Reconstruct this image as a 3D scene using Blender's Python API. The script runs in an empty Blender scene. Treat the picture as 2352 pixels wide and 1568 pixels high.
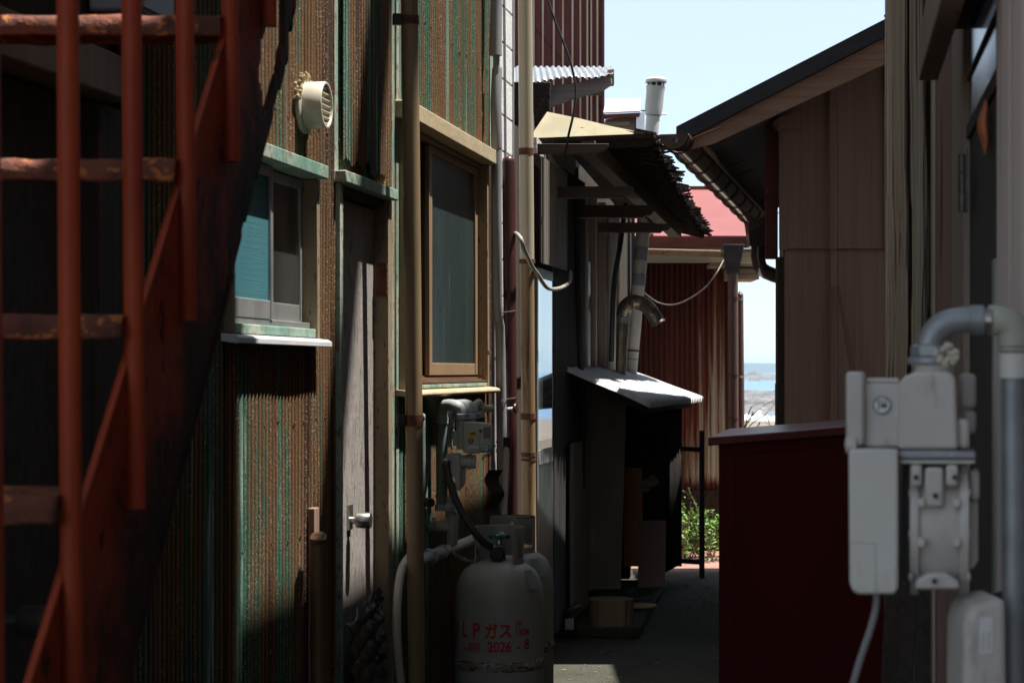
import bpy, bmesh, math, random
from mathutils import Vector as V, Matrix, noise as mn

S = bpy.context.scene
COL = S.collection
random.seed(7)
R = math.radians

# ------------------------------------------------------------------ camera, sky, sun, exposure
F, CX, HY, CH = 4574.0, 1176.0, 851.0, 1.45      # focal length and principal point of the photograph, eye height
cam_d = bpy.data.cameras.new('camera'); cam = bpy.data.objects.new('camera', cam_d); COL.objects.link(cam)
cam.location = (0, 0, CH); cam.rotation_euler = (R(90), 0, 0)
cam_d.sensor_width = 36; cam_d.lens = 36 * F / 2352; cam_d.shift_y = (HY - 784) / 2352
cam_d.clip_start = .05; cam_d.clip_end = 40000
cam_d.dof.use_dof = True; cam_d.dof.focus_distance = 8.2; cam_d.dof.aperture_fstop = 10
S.camera = cam

SUN_EL, SUN_AZ = R(71), R(88)                     # the sun stands high over the right-hand roofs; azimuth from +Y towards +X
w = bpy.data.worlds.new('World'); S.world = w; w.use_nodes = True
nt = w.node_tree; bg = nt.nodes['Background']
sky = nt.nodes.new('ShaderNodeTexSky'); sky.sky_type = 'NISHITA'; sky.sun_disc = False
sky.sun_elevation = SUN_EL; sky.sun_rotation = SUN_AZ
sky.air_density = .6; sky.dust_density = .0; sky.ozone_density = 2.6
hzn = nt.nodes.new('ShaderNodeMix'); hzn.data_type = 'RGBA'; hzn.inputs[0].default_value = .65      # a bright hazy summer sky
hzn.inputs[7].default_value = (4.65, 5.45, 6.0, 1); nt.links.new(sky.outputs[0], hzn.inputs[6])
nt.links.new(hzn.outputs[2], bg.inputs[0]); bg.inputs[1].default_value = .1
sd = bpy.data.lights.new('sun', 'SUN'); sd.energy = 5; sd.angle = R(.53); sd.color = (1, .95, .87)
so = bpy.data.objects.new('sun', sd); COL.objects.link(so); so.location = (8, 6, 20)
sv = V((math.cos(SUN_EL) * math.sin(SUN_AZ), math.cos(SUN_EL) * math.cos(SUN_AZ), math.sin(SUN_EL)))
so.rotation_euler = sv.to_track_quat('Z', 'Y').to_euler()
S.view_settings.view_transform = 'Standard'; S.view_settings.look = 'None'
S.view_settings.gamma = 1; S.view_settings.exposure = 1.04
S.cycles.max_bounces = 7; S.cycles.diffuse_bounces = 4; S.cycles.glossy_bounces = 4; S.cycles.transmission_bounces = 6
S.cycles.transparent_max_bounces = 6; S.cycles.caustics_reflective = False; S.cycles.caustics_refractive = False
S.cycles.use_denoising = True; S.cycles.sample_clamp_indirect = 4

# ------------------------------------------------------------------ materials
def nm(name, rough=.7, metal=0., spec=.4):
    m = bpy.data.materials.new(name); m.use_nodes = True
    b = m.node_tree.nodes['Principled BSDF']
    b.inputs['Roughness'].default_value = rough; b.inputs['Metallic'].default_value = metal
    b.inputs['Specular IOR Level'].default_value = spec
    return m, m.node_tree, b

def c4(c): return (c[0], c[1], c[2], 1)

def nz(t, scale=(1, 1, 1), s=1., det=4., rough=.55, off=0.):
    g = t.nodes.new('ShaderNodeNewGeometry'); mp = t.nodes.new('ShaderNodeMapping')
    mp.inputs['Scale'].default_value = scale; mp.inputs['Location'].default_value = (off, off * .7, off * .3)
    n = t.nodes.new('ShaderNodeTexNoise'); n.inputs['Scale'].default_value = s
    n.inputs['Detail'].default_value = det; n.inputs['Roughness'].default_value = rough
    t.links.new(g.outputs['Position'], mp.inputs[0]); t.links.new(mp.outputs[0], n.inputs['Vector'])
    return n.outputs[0]

def ramp(t, fac, stops, interp='LINEAR'):
    r = t.nodes.new('ShaderNodeValToRGB'); e = r.color_ramp; e.interpolation = interp
    while len(e.elements) < len(stops): e.elements.new(.5)
    for el, (p, c) in zip(e.elements, stops):
        el.position = p; el.color = c4(c) if hasattr(c, '__len__') else (c, c, c, 1)
    t.links.new(fac, r.inputs[0]); return r.outputs[0]

def mix(t, fac, a, b):
    n = t.nodes.new('ShaderNodeMix'); n.data_type = 'RGBA'
    for sock, val in ((n.inputs[0], fac), (n.inputs[6], a), (n.inputs[7], b)):
        if hasattr(val, 'links'): t.links.new(val, sock)
        elif hasattr(val, '__len__'): sock.default_value = c4(val)
        else: sock.default_value = val
    return n.outputs[2]

def mth(t, op, a, b=0.):
    n = t.nodes.new('ShaderNodeMath'); n.operation = op
    for i, v in enumerate((a, b)):
        if hasattr(v, 'links'): t.links.new(v, n.inputs[i])
        else: n.inputs[i].default_value = v
    return n.outputs[0]

def bump(t, b, h, strength=.3, dist=.01):
    n = t.nodes.new('ShaderNodeBump'); n.inputs['Strength'].default_value = strength; n.inputs['Distance'].default_value = dist
    t.links.new(h, n.inputs['Height']); t.links.new(n.outputs[0], b.inputs['Normal'])

def pm(name, c1, c2, sc=(6, 6, 6), spots=None, spots2=None, rough=.7, metal=0., spec=.4, bmp=.15, bsc=(60, 60, 60), bd=.004, lo=.35, hi=.65):
    """weathered surface: two tones by noise, then patches of a third and fourth colour (c, threshold, scale)"""
    m, t, b = nm(name, rough, metal, spec)
    col = mix(t, ramp(t, nz(t, sc, off=1.3), [(lo, 0.), (hi, 1.)]), c1, c2)
    for k, sp in enumerate((spots, spots2)):
        if sp:
            c, th, s = sp[:3]; soft = sp[3] if len(sp) > 3 else .04
            col = mix(t, ramp(t, nz(t, s, det=6, rough=.65, off=5.1 + 3 * k), [(th, 0.), (th + soft, 1.)]), col, c)
    t.links.new(col, b.inputs['Base Color'])
    if bmp: bump(t, b, nz(t, bsc, det=5, off=9.), bmp, bd)
    return m

def corr_mat(name, green, pale, rust, dark, speck, bias=0.):
    """old corrugated iron: paint, runs of rust down the ribs, lichen specks"""
    m, t, b = nm(name, .85, 0., .25)
    big = nz(t, (5.5, 5.5, .3), det=3, off=2.)
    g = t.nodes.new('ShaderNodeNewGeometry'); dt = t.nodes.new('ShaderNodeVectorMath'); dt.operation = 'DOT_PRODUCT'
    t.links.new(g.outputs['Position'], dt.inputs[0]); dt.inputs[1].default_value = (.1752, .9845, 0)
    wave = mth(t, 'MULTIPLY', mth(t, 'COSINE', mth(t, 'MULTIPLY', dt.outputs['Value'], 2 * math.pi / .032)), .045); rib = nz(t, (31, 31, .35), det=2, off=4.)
    fine = nz(t, (75, 75, 3.5), det=6, rough=.72, off=6.)
    f = mth(t, 'ADD', mth(t, 'MULTIPLY', big, 1.25), mth(t, 'ADD', mth(t, 'MULTIPLY', rib, .72), mth(t, 'ADD', mth(t, 'MULTIPLY', fine, .62), mth(t, 'ADD', wave, bias - .775))))
    col = ramp(t, f, [(.20, pale), (.33, green), (.45, green), (.52, rust), (.66, rust), (.80, dark)])
    pl = ramp(t, nz(t, (27, 27, .28), det=2, off=12.), [(.62, 0.), (.70, 1.)])
    col = mix(t, mth(t, 'MULTIPLY', pl, .75), col, pale)
    sp = ramp(t, nz(t, (260, 260, 190), det=3, rough=.6, off=8.), [(.585, 0.), (.62, 1.)])
    spm = ramp(t, nz(t, (14, 14, 2.), det=3, off=15.), [(.42, 0.), (.6, .85)])
    col = mix(t, mth(t, 'MULTIPLY', sp, spm), col, speck)
    valley_shade = ramp(t, mth(t, 'ADD', mth(t, 'MULTIPLY', wave, 11.1), mth(t, 'MULTIPLY', fine, .6)), [(.05, .08), (.68, 1.3)])  # rib shading painted into the colour: valleys darkened, ridges lifted
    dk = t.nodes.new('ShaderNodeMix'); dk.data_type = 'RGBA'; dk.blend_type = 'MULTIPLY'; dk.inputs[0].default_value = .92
    t.links.new(col, dk.inputs[6]); t.links.new(valley_shade, dk.inputs[7])
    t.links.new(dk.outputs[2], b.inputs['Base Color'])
    bump(t, b, nz(t, (170, 170, 110), det=5, rough=.75, off=3.), .8, .005)
    return m

def wood(name, c1, c2, axis='z', dark=(.03, .022, .018), rough=.85, crack=.62, fr=70, lw=1.6):
    m, t, b = nm(name, rough, 0, .25)
    sc = {'z': (fr, fr, lw), 'x': (lw, fr * .6, fr), 'y': (fr * .6, lw, fr)}[axis]
    sc2 = tuple(x * .18 for x in sc)
    g = nz(t, sc, det=5, rough=.6, off=2.2)
    col = mix(t, ramp(t, mth(t, 'ADD', mth(t, 'MULTIPLY', g, .6), mth(t, 'MULTIPLY', nz(t, sc2, off=7.), .4)), [(.36, 0.), (.62, 1.)]), c1, c2)
    ck = ramp(t, nz(t, tuple(x * .8 for x in sc), det=3, off=11.), [(crack, 0.), (crack + .05, 1.)])
    col = mix(t, mth(t, 'MULTIPLY', ck, .8), col, dark)
    t.links.new(col, b.inputs['Base Color']); bump(t, b, g, .5, .004)
    return m

M = {}
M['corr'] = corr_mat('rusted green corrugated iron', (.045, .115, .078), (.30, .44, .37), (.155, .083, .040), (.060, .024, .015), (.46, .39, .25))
M['peel_green'] = pm('peeling turquoise paint', (.13, .27, .22), (.36, .40, .32), (9, 9, 5), ((.20, .16, .11), .56, (40, 40, 22)), ((.05, .12, .09), .62, (25, 25, 9)), rough=.75, bmp=.4)
M['peel_cream'] = pm('peeling cream paint', (.27, .205, .125), (.21, .155, .095), (5, 5, 2), ((.06, .05, .04), .60, (70, 70, 16)), ((.34, .27, .17), .62, (12, 12, 4)), rough=.8, bmp=.4)
M['peel_timber'] = pm('weathered cream timber', (.46, .375, .235), (.37, .295, .18), (8, 8, 30), ((.16, .12, .08), .66, (14, 14, 160)), rough=.8, bmp=.5)
M['alu'] = pm('dull aluminium', (.42, .42, .42), (.30, .30, .30), (7, 7, 4), ((.2, .19, .17), .66, (30, 30, 20)), rough=.42, metal=.55, bmp=.08)
M['brown_alu'] = pm('brown anodised aluminium', (.19, .105, .06), (.14, .075, .045), (5, 5, 3), ((.33, .25, .18), .70, (40, 40, 9)), rough=.45, metal=.25, bmp=.08)
M['tan_alu'] = pm('tan painted frame', (.30, .20, .11), (.25, .16, .09), (5, 5, 2), ((.12, .07, .04), .66, (40, 40, 9)), rough=.6, bmp=.08)
M['teal_screen'] = pm('teal insect screen', (.04, .165, .19), (.03, .13, .16), (3, 3, 2), ((.12, .33, .36), .72, (70, 70, 40)), rough=.75, bmp=.5, bsc=(4, 4, 420), bd=.002)
M['frost'] = pm('dusty patterned glass', (.034, .055, .052), (.022, .038, .04), (9, 9, 1.4), ((.11, .135, .13), .63, (26, 26, 2.2), .16), ((.03, .05, .05), .66, (60, 60, 44)), rough=.32, spec=.5, bmp=.5, bsc=(55, 55, 40))
M['dark_glass'] = pm('dark dusty glass', (.028, .03, .032), (.05, .05, .048), (5, 5, 1.5), ((.12, .12, .12), .68, (50, 50, 30)), rough=.18, spec=.6, bmp=.03)
M['mirror'] = pm('reflecting door glass', (.02, .025, .026), (.03, .035, .035), (6, 6, 2), rough=.05, spec=1., bmp=.06, bsc=(3, 3, 9), bd=.004)
M['door'] = pm('speckled dark door ply', (.24, .215, .20), (.34, .31, .29), (120, 120, 9), ((.10, .075, .065), .58, (90, 90, 14)), ((.55, .49, .44), .62, (120, 120, 14)), rough=.8, bmp=.35)
M['old_hinge'] = pm('dull hinge steel', (.16, .15, .14), (.11, .10, .095), (30, 30, 30), rough=.5, metal=.5, bmp=.1)
M['hose_grey'] = pm('dull grey hose', (.34, .32, .28), (.27, .25, .22), (9, 9, 9), rough=.5, bmp=.05)
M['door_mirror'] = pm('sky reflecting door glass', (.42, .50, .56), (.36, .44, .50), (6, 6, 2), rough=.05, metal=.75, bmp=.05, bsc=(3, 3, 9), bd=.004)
M['steel'] = pm('brushed steel', (.5, .48, .45), (.38, .37, .35), (30, 30, 30), rough=.28, metal=.9, bmp=.05)
M['galv'] = pm('galvanised steel', (.33, .35, .37), (.25, .27, .29), (16, 16, 16), ((.43, .44, .45), .62, (50, 50, 50)), rough=.5, metal=.45, bmp=.1)
M['pipe_grey'] = pm('grey painted gas pipe', (.34, .37, .37), (.27, .30, .30), (14, 14, 8), ((.17, .10, .06), .68, (40, 40, 20)), rough=.55, bmp=.12)
M['pipe_green'] = pm('green grey gas pipe', (.16, .20, .19), (.12, .16, .15), (12, 12, 6), ((.09, .05, .03), .66, (40, 40, 20)), rough=.6, bmp=.12)
M['rustpipe'] = pm('stained cream drain pipe', (.30, .23, .14), (.20, .13, .065), (14, 14, .8), ((.14, .065, .028), .58, (30, 30, 1.0), .12), rough=.5, bmp=.05)
M['rustpipe_deep'] = pm('orange stained drain pipe', (.31, .225, .125), (.22, .14, .07), (18, 18, 1.), ((.13, .055, .022), .58, (34, 34, 1.4), .1), ((.40, .34, .22), .66, (30, 30, 1.2), .1), rough=.55, bmp=.06)
M['rustband'] = pm('rusted clamp', (.14, .05, .025), (.08, .03, .018), (40, 40, 40), rough=.9, bmp=.5)
M['cream_pipe'] = pm('cream pvc', (.48, .43, .33), (.42, .36, .26), (4, 4, 2), ((.28, .16, .08), .70, (12, 12, 3), .1), rough=.42, bmp=.03)
M['grey_pvc'] = pm('grey pvc', (.30, .30, .32), (.25, .25, .27), (6, 6, 2), ((.15, .12, .10), .70, (40, 40, 14)), rough=.45, bmp=.05)
M['red_pvc'] = pm('dark red pvc', (.065, .021, .018), (.05, .017, .015), (6, 6, 2), ((.2, .09, .07), .72, (50, 50, 9)), rough=.38, bmp=.05)
M['white_pvc'] = pm('weathered white pvc', (.62, .60, .55), (.52, .49, .43), (5, 5, 2), ((.30, .22, .13), .66, (14, 14, 3), .1), rough=.45, bmp=.06)
M['beige_plastic'] = pm('beige plastic', (.58, .54, .45), (.52, .48, .39), (5, 5, 5), ((.32, .27, .19), .72, (20, 20, 20), .08), rough=.42, bmp=.05)
M['meter_grey'] = pm('pale grey meter paint', (.42, .42, .36), (.36, .36, .31), (8, 8, 8), ((.22, .19, .14), .70, (26, 26, 14), .08), rough=.45, bmp=.08)
M['meter_white'] = pm('off white meter paint', (.60, .57, .54), (.53, .505, .48), (7, 7, 5), ((.34, .30, .25), .58, (22, 22, 9), .14), rough=.45, bmp=.08)
M['meter_cover'] = pm('smooth off white cover', (.66, .65, .62), (.62, .61, .58), (4, 4, 3), ((.46, .43, .39), .60, (14, 14, 5), .16), rough=.4, bmp=.03)
M['tank'] = pm('grey gas bottle paint', (.30, .285, .245), (.26, .245, .21), (6, 6, 4), ((.075, .04, .028), .685, (34, 34, 24), .02), rough=.45, bmp=.06)
M['tank_chip'] = pm('chipped weld seam', (.33, .32, .29), (.20, .13, .09), (20, 20, 60), ((.05, .026, .018), .54, (26, 26, 90), .03), rough=.75, bmp=.4)
M['red_text'] = pm('red stencil paint', (.42, .02, .016), (.38, .018, .014), (30, 30, 30), rough=.6, bmp=0)
M['rubber'] = pm('black rubber', (.018, .018, .02), (.026, .026, .028), (20, 20, 20), rough=.42, bmp=.05)
M['black'] = pm('black paint', (.015, .014, .014), (.03, .027, .025), (9, 9, 9), rough=.55, bmp=.1)
M['green_knob'] = pm('green valve handle', (.012, .12, .07), (.01, .085, .05), (30, 30, 30), rough=.4, bmp=.05)
M['yellow'] = pm('yellow sticker', (.65, .42, .05), (.6, .38, .05), (30, 30, 30), rough=.5, bmp=0)
M['white_mark'] = pm('white sticker', (.72, .72, .72), (.66, .66, .67), (30, 30, 30), rough=.4, bmp=0)
M['ink'] = pm('dark print', (.03, .03, .035), (.05, .05, .055), (30, 30, 30), rough=.5, bmp=0)
M['blue_mark'] = pm('blue sticker', (.06, .24, .42), (.05, .21, .38), (30, 30, 30), rough=.5, bmp=0)
M['stair_red'] = pm('red oxide stair paint', (.42, .062, .018), (.29, .040, .014), (7, 7, 3), ((.055, .02, .012), .64, (12, 12, 7), .05), ((.42, .09, .025), .63, (20, 20, 5), .1), rough=.55, bmp=.2, bsc=(45, 45, 25))
M['stair_web'] = pm('rusted stringer paint', (.22, .038, .016), (.10, .024, .013), (5, 5, 5), ((.022, .012, .010), .53, (13, 13, 9), .05), ((.26, .05, .018), .64, (9, 9, 9), .1), rough=.85, bmp=.7, bsc=(36, 36, 36), bd=.008)
M['tread'] = pm('flaking rust tread', (.20, .062, .034), (.095, .034, .024), (14, 14, 14), ((.46, .155, .04), .56, (24, 24, 34), .03), ((.05, .03, .028), .62, (30, 30, 22)), rough=.8, bmp=.9, bsc=(50, 50, 60), bd=.008)
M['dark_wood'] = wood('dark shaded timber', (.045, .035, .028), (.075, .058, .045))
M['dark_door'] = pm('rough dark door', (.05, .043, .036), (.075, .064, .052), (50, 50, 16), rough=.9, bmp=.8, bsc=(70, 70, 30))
M['stucco'] = pm('white stucco siding', (.72, .72, .72), (.62, .62, .62), (30, 30, 30), rough=.8, bmp=.5, bsc=(70, 70, 55), bd=.006)
M['brown_wood'] = wood('brown board', (.225, .143, .112), (.295, .19, .148), 'z', (.08, .05, .043), crack=.66, fr=46, lw=1.1)
M['brown_wood_x'] = wood('brown barge board', (.28, .18, .13), (.42, .285, .21), 'x', (.07, .05, .04), crack=.66, fr=40, lw=1.)
M['weather_z'] = wood('splintered grey board', (.35, .275, .21), (.60, .49, .385), 'z', (.04, .03, .024), crack=.57, fr=95, lw=.7)
M['post_wood'] = wood('faded board', (.32, .235, .18), (.41, .31, .25), 'z', (.07, .05, .04), crack=.68, fr=40, lw=.8)
M['pale_wood'] = wood('pale grey board', (.74, .62, .57), (.84, .73, .68), 'z', (.36, .29, .27), crack=.60, fr=34, lw=.7)
M['grey_wood'] = wood('silvered timber', (.32, .29, .30), (.52, .48, .48), 'x', (.06, .05, .05), crack=.62, fr=40, lw=1.4)
M['brown_wood_y'] = wood('bracket timber', (.075, .053, .042), (.12, .085, .065), 'x', (.05, .035, .03), crack=.7, fr=40, lw=1.2)
M['purlin_wood'] = wood('purlin timber', (.13, .10, .078), (.19, .15, .12), 'y', (.08, .06, .05), crack=.66, fr=50, lw=1.)
M['rotten'] = pm('rotten dark timber', (.022, .015, .011), (.045, .03, .02), (25, 25, 18), ((.08, .07, .045), .64, (40, 40, 40)), rough=.95, bmp=1., bsc=(50, 50, 30), bd=.02)
M['roof_dark'] = pm('dark painted roof metal', (.028, .030, .04), (.045, .046, .055), (6, 6, 6), rough=.5, bmp=.08)
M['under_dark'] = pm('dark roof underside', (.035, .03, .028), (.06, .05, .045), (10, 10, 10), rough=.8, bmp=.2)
M['tan_edge'] = pm('tan sheet edge', (.36, .27, .18), (.28, .2, .13), (10, 10, 10), ((.12, .06, .03), .6, (30, 30, 30)), rough=.8, bmp=.2)
M['cream_sheet'] = pm('dirty cream sheet metal', (.33, .285, .17), (.25, .21, .12), (7, 7, 9), ((.17, .27, .19), .62, (10, 10, 14), .1), ((.20, .12, .06), .67, (16, 16, 12), .1), rough=.6, bmp=.1)
M['white_sheet'] = pm('grey white roof sheet', (.70, .70, .71), (.56, .56, .58), (22, 5, 9), ((.25, .20, .17), .66, (20, 20, 20)), rough=.5, bmp=.1)
M['panel_rib'] = pm('grey ribbed panel', (.24, .22, .19), (.18, .165, .145), (5, 5, 1.4), ((.16, .12, .085), .64, (12, 12, 1.6), .12), rough=.6, bmp=.1)
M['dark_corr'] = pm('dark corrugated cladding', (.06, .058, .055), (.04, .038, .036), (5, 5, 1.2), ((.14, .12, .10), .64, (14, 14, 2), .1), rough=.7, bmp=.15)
M['seam_red'] = pm('dark red seam cladding', (.17, .036, .032), (.115, .026, .025), (7, 7, .6), ((.24, .085, .035), .62, (20, 20, .8), .1), ((.05, .016, .018), .60, (8, 8, .5), .1), rough=.55, bmp=.1)
M['seam_rib'] = pm('faded cream seam cap', (.55, .45, .34), (.42, .25, .14), (20, 20, .9), ((.16, .05, .035), .60, (14, 14, 1.2), .06), rough=.6, bmp=.1)
M['pink_roof'] = pm('faded red roof sheet', (.27, .085, .08), (.22, .066, .062), (3, 3, 3), ((.40, .17, .15), .68, (30, 30, 30), .06), ((.22, .055, .04), .68, (8, 8, 14), .08), rough=.55, bmp=.06)
M['rust_fascia'] = pm('rusted eave flashing', (.14, .035, .022), (.09, .026, .018), (8, 8, 8), ((.26, .09, .04), .62, (12, 12, 12), .1), rough=.75, bmp=.3)
M['old_plank'] = wood('old eave plank', (.30, .24, .16), (.42, .35, .24), 'x', (.12, .09, .06), crack=.6, fr=40, lw=1.)
M['brown_pipe'] = pm('brown metal downpipe', (.11, .055, .042), (.085, .042, .034), (9, 9, 2), ((.18, .08, .045), .66, (14, 14, 2), .1), rough=.5, bmp=.06)
M['gutter'] = pm('brown plastic gutter', (.055, .035, .030), (.075, .048, .042), (10, 10, 10), rough=.16, spec=.7, bmp=.04)
M['flue'] = pm('tarnished flue', (.30, .26, .21), (.16, .12, .09), (8, 8, 5), ((.12, .045, .02), .62, (26, 26, 18), .06), rough=.36, metal=.75, bmp=.1)
M['red_box'] = pm('dark red gloss paint', (.105, .0095, .008), (.088, .0085, .008), (3, 3, 1.5), ((.04, .008, .008), .68, (9, 9, 4), .1), rough=.6, spec=.12, bmp=.03)
M['red_lid'] = pm('peeling red gloss lid', (.16, .022, .018), (.13, .02, .018), (9, 9, 9), ((.02, .012, .012), .66, (22, 22, 22), .02), rough=.30, spec=.6, bmp=.15, bsc=(30, 30, 30))
M['concrete'] = pm('mossy concrete', (.058, .056, .042), (.036, .037, .026), (2.2, 2.2, 2.2), ((.10, .095, .07), .62, (30, 30, 30), .06), ((.02, .021, .014), .60, (9, 9, 9), .1), rough=.95, bmp=.8, bsc=(55, 55, 55), bd=.012)
M['concrete_pale'] = pm('pale concrete', (.40, .39, .36), (.30, .29, .26), (9, 9, 9), ((.16, .15, .12), .64, (22, 22, 22), .06), rough=.9, bmp=.6, bsc=(60, 60, 60), bd=.01)
M['soil'] = pm('bare ground', (.16, .13, .10), (.22, .18, .14), (1.5, 1.5, 1.5), ((.08, .07, .05), .58, (12, 12, 12), .1), rough=.95, bmp=.8, bsc=(30, 30, 30), bd=.02)
M['red_paving'] = pm('red paving', (.34, .19, .15), (.25, .13, .10), (9, 9, 9), ((.5, .34, .28), .62, (30, 30, 30), .06), ((.12, .06, .045), .62, (14, 14, 14), .06), rough=.9, bmp=.5)
M['orange_ply'] = wood('orange plywood', (.50, .20, .07), (.56, .25, .10), 'x', (.14, .06, .03), crack=.7, fr=30, lw=1.)
M['pink_ply'] = pm('pinkish plywood', (.30, .19, .14), (.26, .165, .125), (8, 8, 8), ((.16, .09, .06), .66, (20, 20, 20), .06), rough=.85, bmp=.2)
M['grime_board'] = pm('grimy cement board', (.26, .235, .16), (.17, .15, .10), (4, 4, 1.6), ((.38, .35, .28), .62, (8, 8, 1.5), .1), rough=.9, bmp=.3)
M['stump'] = wood('tree stump bark', (.22, .15, .09), (.30, .22, .14), 'z', (.07, .045, .03), crack=.6, fr=40, lw=2.)
M['yellow_lid'] = pm('dull yellow plastic', (.50, .36, .14), (.44, .31, .12), (9, 9, 9), rough=.5, bmp=.05)
M['wire'] = pm('dull wire', (.16, .14, .12), (.11, .09, .08), (40, 40, 40), rough=.5, metal=.4, bmp=0)
M['vinyl'] = pm('black vinyl sheet', (.006, .005, .005), (.010, .008, .008), (9, 9, 9), rough=.25, spec=.3, bmp=.4, bsc=(26, 26, 44), bd=.02)
M['leaf'] = pm('green leaf', (.13, .27, .035), (.22, .40, .075), (9, 9, 9), rough=.45, bmp=0)
M['leaf_dark'] = pm('dark green leaf', (.035, .10, .018), (.06, .14, .03), (9, 9, 9), rough=.45, bmp=0)
M['twig'] = pm('dry twig', (.40, .30, .19), (.3, .22, .14), (20, 20, 20), rough=.9, bmp=0)
M['orange_net'] = pm('orange net bag', (.62, .13, .03), (.62, .24, .12), (40, 40, 30), rough=.7, bmp=.5)
M['chain'] = pm('zinc chain', (.25, .25, .26), (.18, .17, .17), (40, 40, 40), rough=.5, metal=.6, bmp=.1)
M['rock'] = pm('shore rock', (.06, .057, .062), (.17, .16, .16), (.06, .06, .06), ((.38, .37, .36), .57, (.22, .22, .5), .1), rough=.95, bmp=.9, bsc=(.5, .5, .5), bd=1.)
M['hill'] = pm('distant wooded hill', (.035, .055, .05), (.05, .07, .06), (.01, .01, .01), rough=1, bmp=0)
M['foam'] = pm('sea foam', (.75, .78, .8), (.65, .7, .74), (.4, .4, .4), rough=.9, bmp=.5, bsc=(1, 1, 1), bd=.3)
M['litter_mix'] = pm('grit and dead leaves', (.07, .06, .04), (.19, .16, .11), (40, 40, 40), rough=.9, bmp=0)
M['painted_sky_pane'] = pm('pane with painted sky reflection', (.035, .05, .13), (.05, .065, .15), (6, 6, 6), rough=.16, spec=.28, bmp=.04)  # sky reflection painted into the base colour as dark blue
M['rust_corr'] = None

def _rust_corr():
    m, t, b = nm('rusted cream corrugated iron', .85, 0, .25)
    g = t.nodes.new('ShaderNodeNewGeometry'); sx = t.nodes.new('ShaderNodeSeparateXYZ'); t.links.new(g.outputs['Position'], sx.inputs[0])
    rib = nz(t, (17, 17, .12), det=2, off=3.); run = nz(t, (60, 60, 2.2), det=4, off=5.)
    f = mth(t, 'ADD', mth(t, 'MULTIPLY', rib, .95), mth(t, 'MULTIPLY', run, .42))
    # rust tones higher up and at the foot, cream stripes low towards the corner
    hx = mth(t, 'MULTIPLY', mth(t, 'SUBTRACT', sx.outputs[0], 1.35), .55); hz = mth(t, 'MULTIPLY', mth(t, 'SUBTRACT', 1.2, sx.outputs[2]), .17)
    f = mth(t, 'ADD', f, mth(t, 'ADD', hx, hz))
    col = ramp(t, f, [(.50, (.07, .019, .013)), (.66, (.115, .028, .017)), (.76, (.17, .046, .024)), (.83, (.40, .30, .20)), (.97, (.56, .50, .40))])
    low = ramp(t, mth(t, 'ADD', sx.outputs[2], mth(t, 'MULTIPLY', run, .16)), [(.62, 1.), (.70, 0.)])
    col = mix(t, low, col, (.12, .03, .018))
    t.links.new(col, b.inputs['Base Color']); bump(t, b, nz(t, (120, 120, 60), det=4, off=1.), .3, .004)
    return m
M['rust_corr'] = _rust_corr()

def _sea():
    m, t, b = nm('sea water', .22, 0, .5)
    col = mix(t, nz(t, (.02, .05, 1), off=1.), (.075, .17, .30), (.10, .22, .36))
    fo = ramp(t, nz(t, (.03, .10, 1), det=8, rough=.75, off=4.), [(.60, 0.), (.68, 1.)])
    t.links.new(mix(t, fo, col, (.75, .8, .84)), b.inputs['Base Color'])
    bump(t, b, nz(t, (.5, 1.2, 1), det=6, off=2.), .8, .5)
    return m
M['sea'] = _sea()

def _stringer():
    """red oxide along the upper edge, darkening to black-brown towards the bottom"""
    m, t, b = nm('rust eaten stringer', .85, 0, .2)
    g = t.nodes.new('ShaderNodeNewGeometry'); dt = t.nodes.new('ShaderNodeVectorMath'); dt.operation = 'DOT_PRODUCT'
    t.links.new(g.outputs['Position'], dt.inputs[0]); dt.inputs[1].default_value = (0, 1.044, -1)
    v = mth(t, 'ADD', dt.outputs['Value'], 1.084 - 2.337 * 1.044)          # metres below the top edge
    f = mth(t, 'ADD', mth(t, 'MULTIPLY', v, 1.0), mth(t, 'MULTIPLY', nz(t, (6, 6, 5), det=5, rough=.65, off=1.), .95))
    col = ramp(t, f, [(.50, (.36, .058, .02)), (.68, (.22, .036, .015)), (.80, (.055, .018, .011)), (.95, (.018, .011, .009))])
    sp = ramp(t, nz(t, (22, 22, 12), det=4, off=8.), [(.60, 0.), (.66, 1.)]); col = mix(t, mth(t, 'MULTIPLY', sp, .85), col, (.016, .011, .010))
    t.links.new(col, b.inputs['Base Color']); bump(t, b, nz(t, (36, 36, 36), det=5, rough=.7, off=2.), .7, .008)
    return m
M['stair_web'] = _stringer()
# ------------------------------------------------------------------ geometry helpers
def P(px, py, D):                                  # the point at depth D seen at (px, py) of the 2352 px wide photograph
    return V(((px - CX) / F * D, D, CH + (HY - py) / F * D))

class Wall:                                        # a vertical wall plane; u runs along it, w stands out of it, z is up
    def __init__(s, nx, ny, c):
        l = math.hypot(nx, ny); s.n = V((nx / l, ny / l, 0)); s.c = c / l
        s.t = V((-s.n.y, s.n.x, 0))
        if s.t.y < 0: s.t = -s.t
    def D(s, px, w=0): return (s.c + w) / (s.n.x * (px - CX) / F + s.n.y)
    def hit(s, px, py, w=0): return P(px, py, s.D(px, w))
    def u(s, px, w=0): return s.hit(px, HY, w).dot(s.t)
    def z(s, px, py, w=0): return s.hit(px, py, w).z
    def pt(s, u, w, z): return s.t * u + s.n * (s.c + w) + V((0, 0, z))

LW = Wall(.9845, -.1752, -1.6)                     # house fronts down the near side of the alley
RW = Wall(-.9867, .1626, -.2317)                   # house fronts on the other side

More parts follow.
